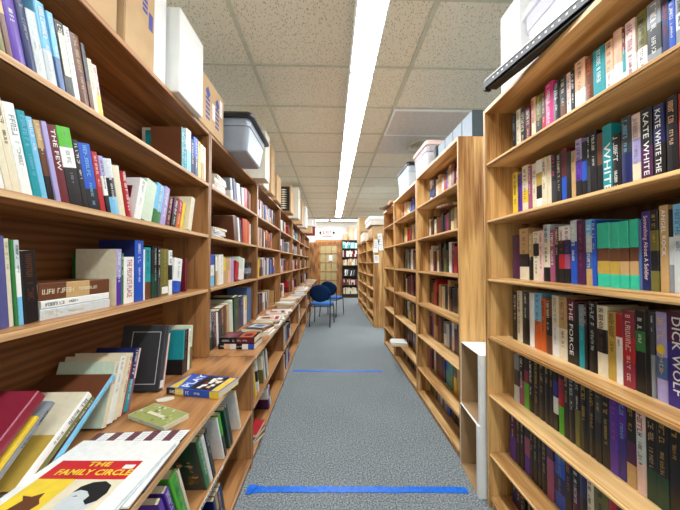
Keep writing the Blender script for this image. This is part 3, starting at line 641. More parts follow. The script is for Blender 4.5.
# a few loose ones
flat(.94, 2.32, RZ[1]+.2015, .022, .13, .19, R(200), 'n:c', 'x', 'brown book lying across upright books, second shelf of second right bookcase')
flat(.835, 3.70, RZ[5]+.0, .028, .22, .20, R(85), 'w:a', 'x', 'white book jutting from the sixth shelf of the third right bookcase')
flat(.837, 3.695, RZ[5]+.029, .012, .21, .19, R(80), 'w:k', 'x', 'thin white book on top of the white book jutting into the aisle')

# ------------------------------------------------------------------ build the books
def cover_geo(b, B, M=None):
    t, w_, h = B['t'], B['w'], B['h']; th = .0022 if B['hard'] else .0009
    th = min(th, t*.2); n = len(B['cov'])
    if B['hard'] and t > .015: sp = [(0, .004), (t*.06, .0012), (t*.25, 0), (t*.5, -.0008), (t*.75, 0), (t*.94, .0012), (t, .004)]
    else: sp = [(0, .0012), (min(.0015, t*.15), 0), (t*.5, -.0002), (t-min(.0015, t*.15), 0), (t, .0012)]
    out = [(0, w_)]+sp+[(t, w_)]
    inn = [(th, w_)]+[(th, th+.003)]+[(min(max(u, th), t-th), v+th+.0005) for u, v in sp[1:-1]]+[(t-th, th+.003), (t-th, w_)]
    K = len(out); fr = [0.0]
    cov = B['cov'][::-1]
    if n == 1: fr = [0, 1]
    else: fr = [i/n for i in range(n+1)]
    bcl = list(B['bc'][::-1]) if B.get('bc') else None
    if bcl and len(bcl) != n: bcl = [bcl[0]]*n
    V = []
    for f in fr:
        V += [(u, v, h*f) for u, v in out]+[(u, v, h*f) for u, v in inn]
    F = []; mm = []
    for i in range(len(fr)-1):
        a, c = i*2*K, (i+1)*2*K
        for k in range(K-1):
            F.append((a+k, a+k+1, c+k+1, c+k)); mm.append(cov[i] if 0 < k < K-2 or not (B.get('flat') or B.get('bc')) else (bcl[i] if bcl else cov[-1]))
            F.append((a+K+k, c+K+k, c+K+k+1, a+K+k+1)); mm.append(cov[i])
        for k in (0, K-1):
            F.append((a+k, a+K+k, c+K+k, c+k)); mm.append(cov[i])
    for a in (0, (len(fr)-1)*2*K):
        for k in range(K-1): F.append((a+k, a+k+1, a+K+k+1, a+K+k)); mm.append(cov[0])
    b.add(V, F, mm, M); return th
def pages_geo(b, B, th, M=None):
    t, w_, h = B['t'], B['w'], B['h']; e = .003 if B['hard'] else .0006
    b.box(th+.0002, t-th-.0002, .0045, w_-e, e, h-e, 'pages', M)
def glyphs(b, B, M=None, b2=None):
    """lines of small letter-like strokes down the spine where the photograph is too soft to read"""
    t, h = B['t'], B['h']; v = -.0012 if B['hard'] else -.0006
    ch = min(t*.5, .016)*random.uniform(.8, 1.05); cw = ch*random.uniform(.55, .8)
    def word(z, n, ch, cw, c0, b=b):
        for _ in range(n):
            if z-cw < .012: return z
            if random.random() < .12: z -= cw*.8; continue
            s = max(.0011, ch*.16); lo, hi = c0-ch/2, c0+ch/2; e = z-cw*.78
            q = lambda a0, a1, b0, b1: b.quad([(a0, v, b0), (a1, v, b0), (a1, v, b1), (a0, v, b1)], B['tit'], M)
            r = random.random()
            if r < .8: q(lo, hi, z-s, z)
            if random.random() < .45: q(lo, hi, e, e+s)
            if random.random() < .55: q(hi-s, hi, e, z)
            if random.random() < .5: q(lo, lo+s, e, z)
            if random.random() < .4: q(c0-s/2, c0+s/2, e, z)
            z -= cw
        return z
    z = h*random.uniform(.93, .97)
    z = word(z, random.randint(6, 11), ch, cw, t/2)
    z -= h*.06
    if z > h*.35: word(z, random.randint(5, 12), ch*.7, cw*.7, t/2, b2 or b)
def spine_area(B):
    t, h = B['t'], B['h']
    P = [B['M'] @ Vector(p) for p in ((0, 0, 0), (t, 0, 0), (t, 0, h), (0, 0, h))]
    q = [proj(p) for p in P]
    if any(x is None for x in q): return 0
    cx = sum(x[0] for x in q)/4; cy = sum(x[1] for x in q)/4
    if not (0 < cx < 683 and -12 < cy < 515): return 0
    A = abs(sum(q[i][0]*q[(i+1) % 4][1]-q[(i+1) % 4][0]*q[i][1] for i in range(4)))/2
    if B.get('flat'):
        P = [B['M'] @ Vector(p) for p in ((t, 0, 0), (t, B['w'], 0), (t, B['w'], h), (t, 0, h))]; q = [proj(p) for p in P]
        if not any(x is None for x in q): A += abs(sum(q[i][0]*q[(i+1) % 4][1]-q[(i+1) % 4][0]*q[i][1] for i in range(4)))/2
    return A
for B in BK: B['area'] = spine_area(B)
rows = {}
for B in BK:
    if B['area'] > 0: rows.setdefault(B['row'], []).append(B)
for rn, L in rows.items():
    L.sort(key=lambda B: proj(B['M'].translation)[0])
    for i, B in enumerate(L): B['ord'] = i
N_IND = 300
vis = sorted([B for B in BK if B['area'] > 0], key=lambda B: -(B['area']+(1e6 if B['label'] and not B['label'].startswith('@') else 0)))
ind = vis[:N_IND]; ids = set(id(B) for B in ind)
def describe(B):
    c = [PAL[x][1] for x in B['cov']]; first = c[0]
    if B.get('lb'): d_ = B['lb']; 
    else:
        oth = [x for x in c if x != first]
        if oth: d_ = '%s and %s book' % (first, oth[0])
        elif B['tit'] and PAL[B['tit']][1] != first and B['area'] > 500: d_ = '%s book with %s title' % (first, PAL[B['tit']][1])
        else: d_ = '%s book' % first
    if B['txt'] and not B.get('lb') and len(B['txt'].split()) < 3 and B['area'] > 500 and 0: d_ += ' titled '+B['txt']
    return '%s, %s from left, %s' % (d_, ordn(B['ord']), B['row'])
def short(s):
    w_ = s.split()
    if len(w_) <= 16: return s
    for a, c in ((' with ', ' '), (' book with', ''), ('right end of top shelf', 'top shelf right end'), (' bookcase', ' case'), (' of a matching set', ''), ('the ', ''), (' of ', ' '), ('leaning at ', ''), (' titled', ''), ('middle of ', 'middle '), (' and ', '-'), (' in red', ''), (' over ', '-'), ('large ', ''), (' row on', ' row'), ('upright group at end left', 'end of left')):
        s = s.replace(a, c, 1)
        if len(s.split()) <= 16: return s
    if len(s.split()) > 16: print('LONG', s)
    return s
used = set(); magn = 0
def cover_art(B, root):
    t, w_, h = B['t'], B['w'], B['h']; b = MB(); u = t+.0005
    def patch(v0, v1, z0, z1, c, k=0): b.quad([(u+k*.0002, v0*w_, z0*h), (u+k*.0002, v1*w_, z0*h), (u+k*.0002, v1*w_, z1*h), (u+k*.0002, v0*w_, z1*h)], c)
    if B['art'] == 'play':
        patch(.0, .98, .0, 1, 'b'); patch(.04, .94, .16, .60, 'k', 1); patch(.04, .94, .02, .15, 'y', 1)
        b.quad([(u+.0002, .04*w_, .97*h), (u+.0002, .94*w_, .97*h), (u+.0002, .04*w_, .80*h)], 'y')
        for q in range(18):
            a, c = random.uniform(.06, .8), random.uniform(.18, .50); patch(a, a+.12, c, c+.07, random.choice('wOwDcw'), 2+q*.2)
        Mt = Matrix(((0, 0, 1, u+.0006), (1, 0, 0, .12*w_), (0, 1, 0, .70*h), (0, 0, 0, 1)))
        text_mesh('title', 'PLAY', .055, 'w', root, Mt, 1.1, .0015)
    elif B['art'] == 'green':
        patch(.0, .98, .02, .98, 'moss')
        for q in range(34):
            a, c = random.uniform(.0, .86), random.uniform(.02, .92); k_ = random.choice(['moss2', 'z', 'moss2', 'h', 'moss'])
            b.quad([(u+.0002+q*.00002, (a+dx)*w_, (c+dz)*h) for dx, dz in ((0, .02), (.05, 0), (.12, .03), (.09, .06), (.02, .05))], k_)
        patch(.35, .5, .3, .75, 'c', 9)
    elif B['art'] == 'dark':
        patch(0, .97, .02, .98, 'k'); patch(.1, .9, .08, .45, 'o', 1); patch(.25, .7, .15, .38, 'm', 2); patch(.15, .8, .55, .9, 'D', 1)
    else:
        c = random.choice(['r', 'w', 'K', 'O', 'M', 'b', 'n']); patch(.1, .9, .75, .92, c, 1); patch(.12, .88, .12, .7, random.choice('AcInOt'), 1); patch(.3, .7, .2, .55, random.choice('nKMS'), 2)
    b.build('cover_picture', root)
for B in vis:
    if id(B) not in ids: continue
    big = B['area'] > 190 or B['label']
    kind = 'magazine' if (B.get('art') == 'mag') else 'book'
    root = empty(kind); root.matrix_world = B['M']
    if B['label'] and B['label'].startswith('@'):
        lab = '%s, %s flat item along the left counter past the two-book stack' % (B['label'][1:], '%s'); B['lab_i'] = True
    else: lab = B['label'] or short(describe(B))
    if B.get('lab_i'):
        lab = None
    B['root'] = root
    tag(root, lab, kind, 'magazines on the left counter' if kind == 'magazine' else (None if B['label'] else 'books on '+B['row'] if 'shelf' in B['row'] else 'books on the left counter'))
    b = MB(); th = cover_geo(b, B)
    if big:
        b.build('cover', root); b = MB(); pages_geo(b, B, th); b.build('page_block', root)
        if B['txt']:
            L = B['h']*(.68 if B['ts'] == 'fill' else .82); vv = -.0014 if B['hard'] else -.0008
            size = min(B['t']*(1.05 if B['ts'] == 'fill' else .66), .05)
            # text x axis -> -height, text y axis -> +u, facing -v
            Mt = Matrix(((0, 1, 0, B['t']/2), (0, 0, -1, vv), (-1, 0, 0, B['h']*(.73 if B['ts'] == 'fill' else .95)), (0, 0, 0, 1)))
            o, xl = text_mesh('title', B['txt'], size, B['tit'] or 'w', root, Mt, 1.0, size*.012)
            k = L/xl
            if k < 1.6 or B['ts'] == 'fill':
                for v_ in o.data.vertices: v_.co.x *= min(k, 2.0)
            else:
                for v_ in o.data.vertices: v_.co.x *= 1.4
        elif B['tit']:
            b = MB(); b2 = MB(); glyphs(b, B, None, b2)
            if b.f: b.build('title', root)
            if b2.f: b2.build('author_name', root)
        if B.get('art'): cover_art(B, root)
        if B['txt'] == 'the Irish World':
            b = MB(); h, w_ = B['h'], B['w']
            b.quad([(-.0004, .02, h*.08), (-.0004, w_-.02, h*.08), (-.0004, w_-.02, h*.92), (-.0004, .02, h*.92)], 'G')
            for q in range(70):
                a, c = random.uniform(.02, w_-.05), h*random.uniform(.08, .55)
                b.quad([(-.0006-q*.00001, a+dx, c+dz) for dx, dz in ((0, .01), (.012, 0), (.026, .008), (.018, .02), (.004, .018))], random.choice('nKztGn'))
            b.build('cover_picture', root)
        if B.get('lb') and 'emblem' in B['lb']:
            b = MB(); n = 14; b.quad([(B['t']/2+.011*math.cos(i*6.283/n), -.0016, B['h']*.58+.013*math.sin(i*6.283/n)) for i in range(n)], 'y'); b.build('emblem', root)
        if B.get('lb') and ('library label' in B['lb'] or 'barcode' in B['lb'] or 'spine label' in B['lb'] or 'picture' in B['lb']):
            b = MB(); t = B['t']
            if 'spine label' in B['lb']: b.box(t*.15, t*.85, -.0022, -.0004, B['h']*.35, B['h']*.85, 'c')
            elif 'picture' in B['lb']: b.box(-.001, 0, .03, .08, B['h']*.5, B['h']*.8, 'm')
            else: b.box(t*.15, t*.85, -.0018, -.0004, .012, .045, 'w')
            b.build('sticker', root)
        if B.get('lb') and 'ruled frame' in B['lb']:
            b = MB(); h, w_ = B['h'], B['w']; u = -.0006
            for a in ((.02, .023, .1, .9), (.15, .153, .1, .9)): b.box(u, 0, a[0], a[1], h*a[2], h*a[3], 'A')
            for a in (.1, .89): b.box(u, 0, .02, .153, h*a, h*a+.003, 'A')
            b.build('cover_frame', root)
    else:
        pages_geo(b, B, th)
        if B['tit']: glyphs(b, B)
        b.build('book_body' if 0 else 'cover', root)
L = sorted([B for B in BK if B.get('lab_i')], key=lambda B: B['M'].translation.y)
for i, B in enumerate(L): B['root']['label'] = '%s, %s flat one along left counter past the two-book stack' % (B['label'][1:], ordn(i) if i < 49 else 'last')
# the rest of the books, smaller in view
b = MB()
for B in BK:
    if id(B) in ids: continue
    th = cover_geo(b, B, B['M']); pages_geo(b, B, th, B['M'])
tag(b.build('book_rows'), 'remaining small books filling the far and lower shelves of all the bookcases', 'books', kind='stuff')

# ------------------------------------------------------------------ THE FAMILY CIRCLE magazine in its sleeve and those below
def sheet(name, x, y, z, wx, wy, th, ang, m, label, cat, bev=0):
    t = tag(empty(name, (x, y, z), ang), label, cat)
    b = MB(); b.box(-wx/2, wx/2, -wy/2, wy/2, 0, th, m); b.build('page_stack', t, None, bev); return t
t = sheet('magazine', -.643, .94, .7005, .30, .28, .010, R(3), 'K', 'brown and white striped magazine under the sleeved one on the left counter', 'magazine')
b = MB(); b.box(-.148, .148, -.138, .138, .0101, .0104, 'stripe')
for q in range(5):
    x = -.125+q*.062; b.quad([(x-.012, .03, .0107), (x+.022, .03, .0107), (x+.034, .136, .0107), (x, .136, .0107)], 'w')
    for e in range(7): b.quad([(x-.006+e*.0015, .04+e*.013, .0110), (x+.020+e*.0012, .042+e*.013, .0110), (x+.020+e*.0012, .047+e*.013, .0110), (x-.006+e*.0015, .045+e*.013, .0110)], 'A')
b.build('cover_picture', t)
for k, (dx, dy, a) in enumerate(((.012, -.006, 2), (.004, -.02, -1))):
    sheet('magazine', -.648+dx, .875+dy, .7122+k*.0058, .30, .26, .005, R(a), 'A' if k else 'w', ['white magazine third from top of the pile on the left counter', 'pale grey magazine directly below the sleeved magazine on the left counter'][k], 'magazine')
t = sheet('magazine', -.648, .85, .7242, .30, .29, .004, R(-2), 'w', 'white sleeved magazine with THE FAMILY CIRCLE on a red banner', 'magazine', .001)
b = MB(); b.box(-.122, .108, -.145, .045, .0041, .0050, 'c'); b.build('cover', t)
b = MB(); b.box(-.122, .108, -.028, .045, .0051, .0056, 'red'); b.build('banner', t)
b = MB(); b.box(-.122, -.02, -.145, -.028, .0051, .0056, 'yel'); b.build('yellow_panel', t)
text_mesh('title', 'THE', .026, 'yel', t, Matrix.Translation((-.035, .029, .0060)), 1.3, .0008)
text_mesh('title', 'FAMILY CIRCLE', .030, 'yel', t, Matrix.Translation((-.095, -.004, .0060)), .95, .001)
b = MB(); b.box(.07, .10, .012, .028, .0057, .0060, 'w'); b.build('sticker', t)
# portrait in profile, facing left, lying down cover
b = MB()
face = [(.075, -.145), (.02, -.145), (.022, -.125), (.008, -.122), (.006, -.113), (.012, -.107), (.004, -.098), (.012, -.088), (.012, -.075), (.025, -.06), (.05, -.05), (.08, -.07), (.09, -.11)]
b.quad([(x, y, .0057) for x, y in face], 'A')
hair = [(.012, -.075), (.016, -.055), (.035, -.040), (.065, -.036), (.09, -.05), (.098, -.075), (.092, -.10), (.075, -.112), (.06, -.10), (.062, -.085), (.045, -.07), (.025, -.066)]
b.quad([(x, y, .0060) for x, y in hair], 'ink_k'); b.quad([(.022, -.088, .0061), (.036, -.087, .0061), (.03, -.084, .0061)], 'ink_k')
dog = [(-.10, -.145), (-.085, -.10), (-.10, -.085), (-.075, -.088), (-.055, -.075), (-.05, -.095), (-.035, -.11), (-.045, -.145)]
b.quad([(x, y, .0058) for x, y in dog], 'n'); b.build('portrait', t)

b = MB(); b.quad([(-.80+.0, 1.395, .7004), (-.775, 1.372, .7004), (-.745, 1.375, .7004), (-.72, 1.40, .7004), (-.735, 1.425, .7004), (-.77, 1.42, .7004)], 'offw'); b.quad([(-.80+.0, 1.395, .7008), (-.775, 1.372, .7008), (-.745, 1.375, .7008), (-.72, 1.40, .7008), (-.735, 1.425, .7008), (-.77, 1.42, .7008)], 'offw')
for q in range(len(b.v)): b.v[q] = (b.v[q][0]+.035, b.v[q][1]-.05, b.v[q][2])
tag(b.build('paper_scrap'), 'pale torn paper scrap stuck on the left counter before the charcoal book', 'paper scrap')
# ------------------------------------------------------------------ boxes and bins
def carton(x0, x1, y0, y1, z0, z1, m, label, prints=0, cat='box', name='cardboard_box', rz=0, tape_=True, face='L', flaps=False, group=None):
    cx, cy = (x0+x1)/2, (y0+y1)/2
    t = tag(empty(name, (cx, cy, z0), rz), label, cat, group); hx, hy, h = (x1-x0)/2, (y1-y0)/2, z1-z0
    b = MB(); b.box(-hx, hx, -hy, hy, 0, h, m); b.build('body', t, None, .003)
    if tape_:
        b = MB(); b.box(-hx*1.0, hx*1.0, -.022, .022, h, h+.0012, 'offw'); b.build('tape_strip', t)
    if flaps:
        b = MB(); b.box(hx, hx+.003, -hy*.96, hy*.96, h*.0, h*.12, 'card_in'); b.build('flap', t)
    fx = hx if face == 'L' else -hx
    if prints:
        b = MB(); e = .0008 if face == 'L' else -.0008
        if prints == 1:
            for q in range(8): b.box(min(fx, fx+e), max(fx, fx+e), hy*.1, hy*.45, h*.45+q*.022, h*.45+q*.022+.014, 'ink_b')
            b.box(min(fx, fx+e), max(fx, fx+e), hy*.55, hy*.85, h*.35, h*.5, 'ink_b')
        else:
            for py in (-.5, .25):
                for q in range(5): b.box(min(fx, fx+e), max(fx, fx+e), hy*py, hy*(py+.3), h*.2+q*.03, h*.2+q*.03+.016, 'ink_b')
                b.add([(fx+e, hy*(py-.02), h*.72), (fx+e, hy*(py+.16), h*.84), (fx+e, hy*(py+.34), h*.72), (fx+e, hy*(py+.16), h*.60)], [(0, 1, 2, 3)], 'ink_b')
            b.box(min(fx, fx+e*1.5), max(fx, fx+e*1.5), hy*.0, hy*.22, h*.3, h*.62, 'w'); b.box(min(fx, fx+e*1.5), max(fx, fx+e*1.5), hy*.62, hy*.86, h*.55, h*.9, 'w')
        b.build('printing', t)
    return t
TOP = 2.1345
carton(-1.06, -.80, .72, 1.125, TOP, 2.50, 'card', 'plain brown cardboard box on nearest left bookcase, first from the near end')
carton(-1.06, -.785, 1.145, 1.335, TOP, 2.62, 'card', 'brown cardboard box with blue printing, second on the nearest left bookcase', 1)
carton(-1.05, -.80, 1.35, 1.455, TOP, 2.58, 'white', 'thin white carton wedged between brown and large white boxes on the left', name='carton', tape_=False)
carton(-1.05, -.745, 1.475, 1.745, TOP+.001, 2.56, 'white', 'large white box atop the nearest left bookcase', name='carton', tape_=False)
carton(-1.06, -.775, 1.755, 2.165, TOP, 2.46, 'card', 'brown box with blue diamond prints and white stickers beside the grey tote', 2)
def tote(cx, cy, z0, hx, hy, h, mb, ml, label, taper=.82, lidh=.035, ovh=.02, contents=None, rz=0, handles=False):
    t = tag(empty('storage_bin', (cx, cy, z0), rz), label, 'storage bin'); b = MB()
    def ring(a, c, z, r=.035, n=5):
        pts = []
        for sx, sy, a0 in ((1, 1, 0), (-1, 1, 90), (-1, -1, 180), (1, -1, 270)):
            for i in range(n): an = R(a0+90*i/(n-1)); pts.append((sx*(a-r)+r*math.cos(an), sy*(c-r)+r*math.sin(an), z))
        return pts
    def loft(b, rings, m, cap0=True, cap1=True):
        n = len(rings[0]); vs = [p for r in rings for p in r]; fs = []
        for i in range(len(rings)-1): fs += [(i*n+k, i*n+(k+1) % n, (i+1)*n+(k+1) % n, (i+1)*n+k) for k in range(n)]
        if cap0: fs.append(tuple(range(n)))
        if cap1: fs.append(tuple(range((len(rings)-1)*n, len(rings)*n)))
        b.add(vs, fs, m)
    loft(b, [ring(hx*taper-.01, hy*taper-.01, 0), ring(hx*taper, hy*taper, .01), ring(hx*.97, hy*.97, h*.72), ring(hx*1.0, hy*1.0, h*.73), ring(hx, hy, h)], mb, True, False)
    if mb in ('clear', 'frost'): pass
    b.build('body', t)
    b = MB(); loft(b, [ring(hx+ovh*.6, hy+ovh*.6, h-.012), ring(hx+ovh, hy+ovh, h-.012), ring(hx+ovh, hy+ovh, h+.008), ring(hx+ovh*.4, hy+ovh*.4, h+lidh), ring(hx-.04, hy-.04, h+lidh), ring(hx-.05, hy-.05, h+lidh-.008)], ml, True, True)
    b.build('lid', t)
    if handles:
        b = MB()
        for q in range(6): b.box(hx+ovh, hx+ovh+.006, -hy*.8+q*hy*.3, -hy*.8+q*hy*.3+.012, h-.02, h+.006, 'red'); 
        b.build('lid_clip', t)
    if contents:
        b = MB()
        for q in range(contents):
            z = .012+q*(h-.06)/contents; b.box(-hx*.72, hx*.72, -hy*.75+random.uniform(0, .03), hy*.72, z, z+(h-.06)/contents*.86, random.choice(['w', 'w', 'A', 'I']))
        b.build('contents', t)
    return t
tote(-.80, 2.485, TOP, .195, .265, .245, 'grey_pl', 'black', 'grey plastic tote with black lid overhanging the second left bookcase', .84, .03, .035)
for a in [(-1.02, -.655, 2.99, 3.20, 2.62, 'offw', 'tall cream box behind the grey tote on the left bookcases', 'carton'), (-1.0, -.72, 3.62, 3.84, 2.72, 'card', 'tall brown box standing open-sided on the third left bookcase', 'cardboard_box'),
          (-1.0, -.735, 3.27, 3.55, 2.45, 'offw', 'short cream box between two taller boxes on the third left bookcase', 'carton'), (-1.0, -.73, 4.05, 4.38, 2.50, 'card', 'brown box before the patterned box on the third left bookcase', 'cardboard_box'),
          (-1.0, -.67, 5.0, 5.4, 2.58, 'card', 'brown box with a black patterned end panel on the left bookcases', 'cardboard_box'), (-1.0, -.62, 5.7, 6.05, 2.72, 'offw', 'tall cream box right after the patterned box on the left', 'carton'),
          (-1.0, -.64, 6.6, 6.9, 2.68, 'card', 'brown box on the fifth left bookcase', 'cardboard_box'), (-1.0, -.60, 7.15, 7.6, 2.64, 'white', 'tall white box farther along the left bookcases', 'carton')]:
    carton(a[0], a[1], a[2], a[3], TOP, a[4], a[5], a[6], name=a[7], tape_=False)
b = MB(); b.box(-.88, -.69, 4.985, 4.9985, TOP+.02, TOP+.42, 'ink_k')
for q in range(9):
    z = TOP+.06+q*.038; b.quad([(-.85, 4.984, z), (-.79, 4.984, z+.018), (-.73, 4.984, z), (-.79, 4.984, z-.010)], 'c')
tag(b.build('patterned_panel'), 'black panel with pale diamond pattern leaning on box, left bookcases', 'panel')
solid_ = carton(-1.0, -.89, 4.80, 4.98, TOP, 2.5, 'white', 'slim white box left of the black patterned panel', name='carton', tape_=False)
for k, (y, z0, z1, x1, m, lb) in enumerate([(8.6, TOP, 2.34, -.55, 'card', 'small brown box on the far end of the left bookcases'), (8.62, 2.342, 2.52, -.53, 'white', 'white box stacked on a small brown box, far left bookcases'), (9.3, TOP, 2.4, -.50, 'D', 'dark red box on the farthest left bookcase'), (9.32, 2.402, 2.62, -.48, 'white', 'white box topping the dark red box at the left end')]):
    carton(-.95, x1, y, y+.3, z0, z1, m, lb, tape_=False)
# white file boxes standing open in the gap on the right
def filebox(x0, x1, y0, y1, z0, h, label, rz):
    t = tag(empty('file_box', ((x0+x1)/2, (y0+y1)/2, z0), rz), label, 'box'); hx, hy = (x1-x0)/2, (y1-y0)/2; e = .004
    b = MB(); b.box(-hx, hx, -hy, -hy+.03, 0, h, 'white'); b.build('near_wall', t, None, .002)
    b = MB(); b.box(-hx, hx, hy-e, hy, 0, h, 'white'); b.box(-hx+.002, hx-e, hy-e-.001, hy-e, e, h-e, 'card_in'); b.build('far_wall', t)
    b = MB(); b.box(-hx, hx, -hy+.03, hy-e, h-e, h, 'white'); b.build('top_wall', t)
    b = MB(); b.box(-hx, hx, -hy+.03, hy-e, 0, e, 'card_in'); b.build('bottom_wall', t)
    b = MB(); b.box(hx-e, hx, -hy+.03, hy-e, e, h-e, 'card_in'); b.box(-hx+.002, hx-e, -hy+.030, -hy+.031, e, h-e, 'card_in'); b.build('back_wall', t)
    return t
filebox(.824, 1.11, 1.640, 1.932, .0, .392, 'lower open white file box standing on carpet in the bookcase gap', R(-5))
filebox(.834, 1.12, 1.640, 1.932, .3925, .39, 'upper open white file box stacked in the gap between right bookcases', R(-4))
# on the near right bookcase
RT = 2.1355
t = tag(empty('metal_shelf_rail', (.808, 1.09, RT), R(10)), 'black perforated metal rail jutting off the top of near right bookcase', 'metal rail')
b = MB(); b.box(-.003, .0, -.45, .33, .012, .042, 'black'); b.box(0, .05, -.45, .33, .012, .015, 'black')
b.box(-.003, .03, .33, .345, .0, .05, 'black'); b.build('rail', t)
b = MB()
for q in range(26): b.box(-.0036, -.003, -.43+q*.028, -.422+q*.028, .026, .032, 'w')
b.build('slot', t)
b = MB(); b.box(.006, .05, -.45, .32, .0, .006, 'black'); b.build('flat_bar', t)
b = MB(); b.box(-.006, .0, -.45, .33, .0425, .046, 'w'); b.build('painted_highlight', t)  # thin white strip paints the highlight along the rail's top edge
carton(.905, 1.12, 1.39, 1.55, RT+.001, 2.60, 'white', 'white carton behind the black rail on the near right bookcase', name='carton', face='R', tape_=False)
tote(1.035, 1.15, RT+.001, .135, .205, .30, 'clear', 'clear', 'clear plastic bin of papers on top of near right bookcase', .9, .03, .012, contents=9)
# archive boxes on the second right bookcase
for k in range(4):
    y0 = 1.962+k*.16
    tt = carton(.945, 1.13, y0, y0+.155, RT, RT+.185, 'greybox', 'grey archive box on second right bookcase, %s from its near end' % ordn(k), tape_=False, name='archive_box', face='R', group='grey archive boxes')
    b = MB(); b.box(-.0925, .0925, -.079 if k == 0 else -.0785, -.0776, 0, .185, 'greyend'); b.build('end_label', tt)
carton(.93, 1.12, 2.61, 2.66, RT, RT+.20, 'greyend', 'dark grey upright folder box between the archive boxes and the clear bin', tape_=False, name='archive_box', face='R')
tote(.99, 2.93, RT, .11, .21, .26, 'clear', 'I', 'clear bin with red clips and pink lid on the second right bookcase', .88, .03, .012, contents=6, handles=True)
tote(.99, 3.62, 2.1115, .12, .26, .30, 'frost', 'black', 'frosted bin with black lid on the third right bookcase', .88, .03, .012, contents=5)
t = tag(empty('tray', (.93, 4.35, 2.0915), R(12)), 'dark flat tray on the narrow right bookcase', 'tray')
b = MB(); b.box(-.16, .14, -.2, .2, 0, .02, 'n'); b.box(-.16, .14, -.2, -.19, .02, .035, 'n'); b.box(-.16, .14, .19, .2, .02, .035, 'n'); b.build('tray_body', t)
carton(.86, 1.0, 4.30, 4.5, 2.113, 2.20, 'card', 'small brown box sitting in the dark flat tray, right side', tape_=False)
# on the group past the cross aisle
TC = 1.8205
carton(.80, 1.12, 8.5, 9.2, TC, 2.16, 'card', 'brown box under another at the far end of the right bookcases', tape_=False)
carton(.80, 1.12, 8.45, 9.2, 2.161, 2.58, 'card', 'tall brown box topping the far end of the right bookcases', tape_=False)
carton(.83, 1.12, 6.05, 6.7, TC, 2.05, 'card', 'brown carton under the white lidded box past the cross aisle', tape_=False)
t = carton(.79, 1.12, 6.0, 6.8, 2.051, 2.22, 'offw', 'large cream lidded box past the cross aisle on the right', tape_=False, name='carton')
b = MB(); b.box(-.18, .175, -.41, .41, .11, .175, 'white'); b.build('lid', t)
carton(.80, 1.12, 7.3, 8.1, TC, 2.02, 'offw', 'cream box between brown boxes on the middle far right bookcase', tape_=False)
for k, (x, z, w_, h, rz, lb) in enumerate([(.90, 1.62, .10, .26, 8, 'white sheet taped high on the oak end panel past the cross aisle'), (.985, 1.70, .09, .34, -6, 'long white paper taped beside another on the far end panel'), (.905, 1.36, .10, .16, -3, 'small white notice taped on the far oak end panel')]):
    t = tag(empty('paper_sheet', (x, CY[0]-.004, z)), lb, 'paper'); b = MB(); M_ = Matrix.Rotation(R(rz), 4, 'Y')
    b.box(-w_/2, w_/2, -.003, 0, -h/2, h/2, 'white', M_)
    for q in range(4): b.box(-w_*.35, w_*.3, -.0036, -.003, h*.3-q*h*.15, h*.3-q*h*.15+.008, 'a', M_)
    b.build('sheet', t)
# on the dark bookcase
carton(.44, .60, 10.95, 11.15, 2.1005, 2.33, 'card', 'small brown box on the dark back wall bookcase', tape_=False)
t = tag(empty('paper_bag', (.74, 11.05, 2.1005)), 'tall crumpled paper bag on the dark back wall bookcase', 'paper bag')
b = MB(); n = 12; vs = []
for z, r in ((0, .10), (.15, .115), (.3, .10), (.45, .12), (.52, .13)):
    vs += [(r*math.cos(2*math.pi*i/n)*(1+random.uniform(-.08, .08)), r*.8*math.sin(2*math.pi*i/n), z) for i in range(n)]
b.add(vs, [(q*n+i, q*n+(i+1) % n, (q+1)*n+(i+1) % n, (q+1)*n+i) for q in range(4) for i in range(n)]+[tuple(range(n)), tuple(range(4*n, 5*n))], 'O'); b.build('bag', t)

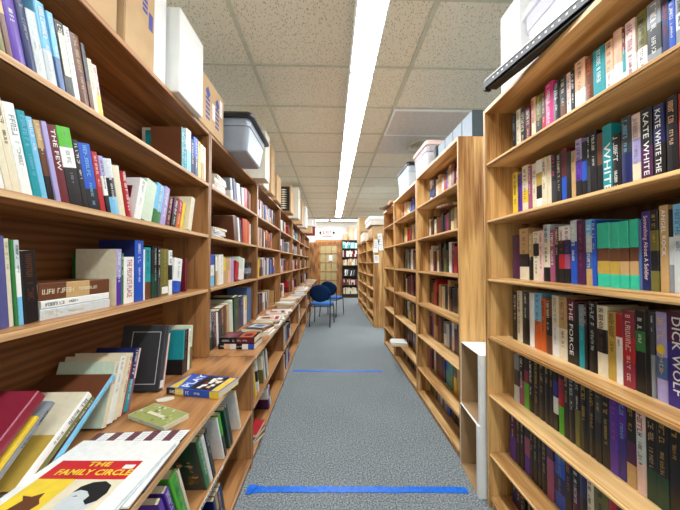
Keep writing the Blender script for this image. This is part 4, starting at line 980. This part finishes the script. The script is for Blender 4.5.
# ------------------------------------------------------------------ blue chairs
def chair(x, y, rz, label):
    t = tag(empty('stacking_chair', (x, y, 0), rz), label, 'chair', 'blue stacking chairs')
    # faces +y; back rest on the -y side
    b = MB(); n = 24; vs = []
    for z, k in ((.415, .90), (.425, 1.0), (.455, 1.0), (.468, .92), (.472, .6)):
        for i in range(n):
            a = 2*math.pi*i/n; c, s = math.cos(a), math.sin(a)
            vs.append((.225*k*math.copysign(abs(c)**.55, c), .215*k*math.copysign(abs(s)**.55, s)+.02, z))
    b.add(vs, [(q*n+i, q*n+(i+1) % n, (q+1)*n+(i+1) % n, (q+1)*n+i) for q in range(4) for i in range(n)]+[tuple(range(n)), tuple(range(4*n, 5*n))], 'seat'); b.build('seat', t, smooth=True)
    b = MB(); vs = []; N = 9
    # oval shell, curved round the sitter
    for off in (-.012, .012):
        for rr in (1.0, .7, .35):
            for i in range(n):
                a = 2*math.pi*i/n; X = .215*rr*math.cos(a); Z = .175*rr*math.sin(a)
                vs.append((X, -.235+X*X*.9+off-(Z)*.18, .67+Z))
        vs.append((0, -.235+off, .67))
    fs = []
    for sd in (0, 1):
        o = sd*(3*n+1)
        for q in range(2): fs += [(o+q*n+i, o+q*n+(i+1) % n, o+(q+1)*n+(i+1) % n, o+(q+1)*n+i) for i in range(n)]
        fs += [(o+2*n+i, o+2*n+(i+1) % n, o+3*n) for i in range(n)]
    o = 3*n+1; fs += [(i, (i+1) % n, o+(i+1) % n, o+i) for i in range(n)]
    b.add(vs, fs, 'backf'); b.build('backrest', t, smooth=True)
    for s in (-1, 1):
        b = MB(); b.tube([(s*.215, .25, 0), (s*.205, .22, .41)], .011, 'chair_m'); b.build('leg', t)
        b = MB(); b.tube([(s*.21, -.24, 0), (s*.205, -.19, .41)], .011, 'chair_m'); b.build('leg', t)
        b = MB(); b.tube([(s*.205, -.20, .41), (s*.212, -.205, .60), (s*.205, -.225, .70)], .010, 'chair_m'); b.build('back_post', t)
    b = MB()
    for s in (-1, 1): b.tube([(s*.205, -.19, .405), (s*.205, .22, .405)], .010, 'chair_m')
    for y_ in (-.18, .2): b.tube([(-.205, y_, .40), (.205, y_, .40)], .009, 'chair_m')
    b.build('seat_frame', t)
    return t
chair(-.185, 6.27, R(-10), 'nearer blue chair with round dark blue back beside the left counter')
chair(.02, 7.32, R(-24), 'farther blue chair standing partly behind the nearer one by the door')
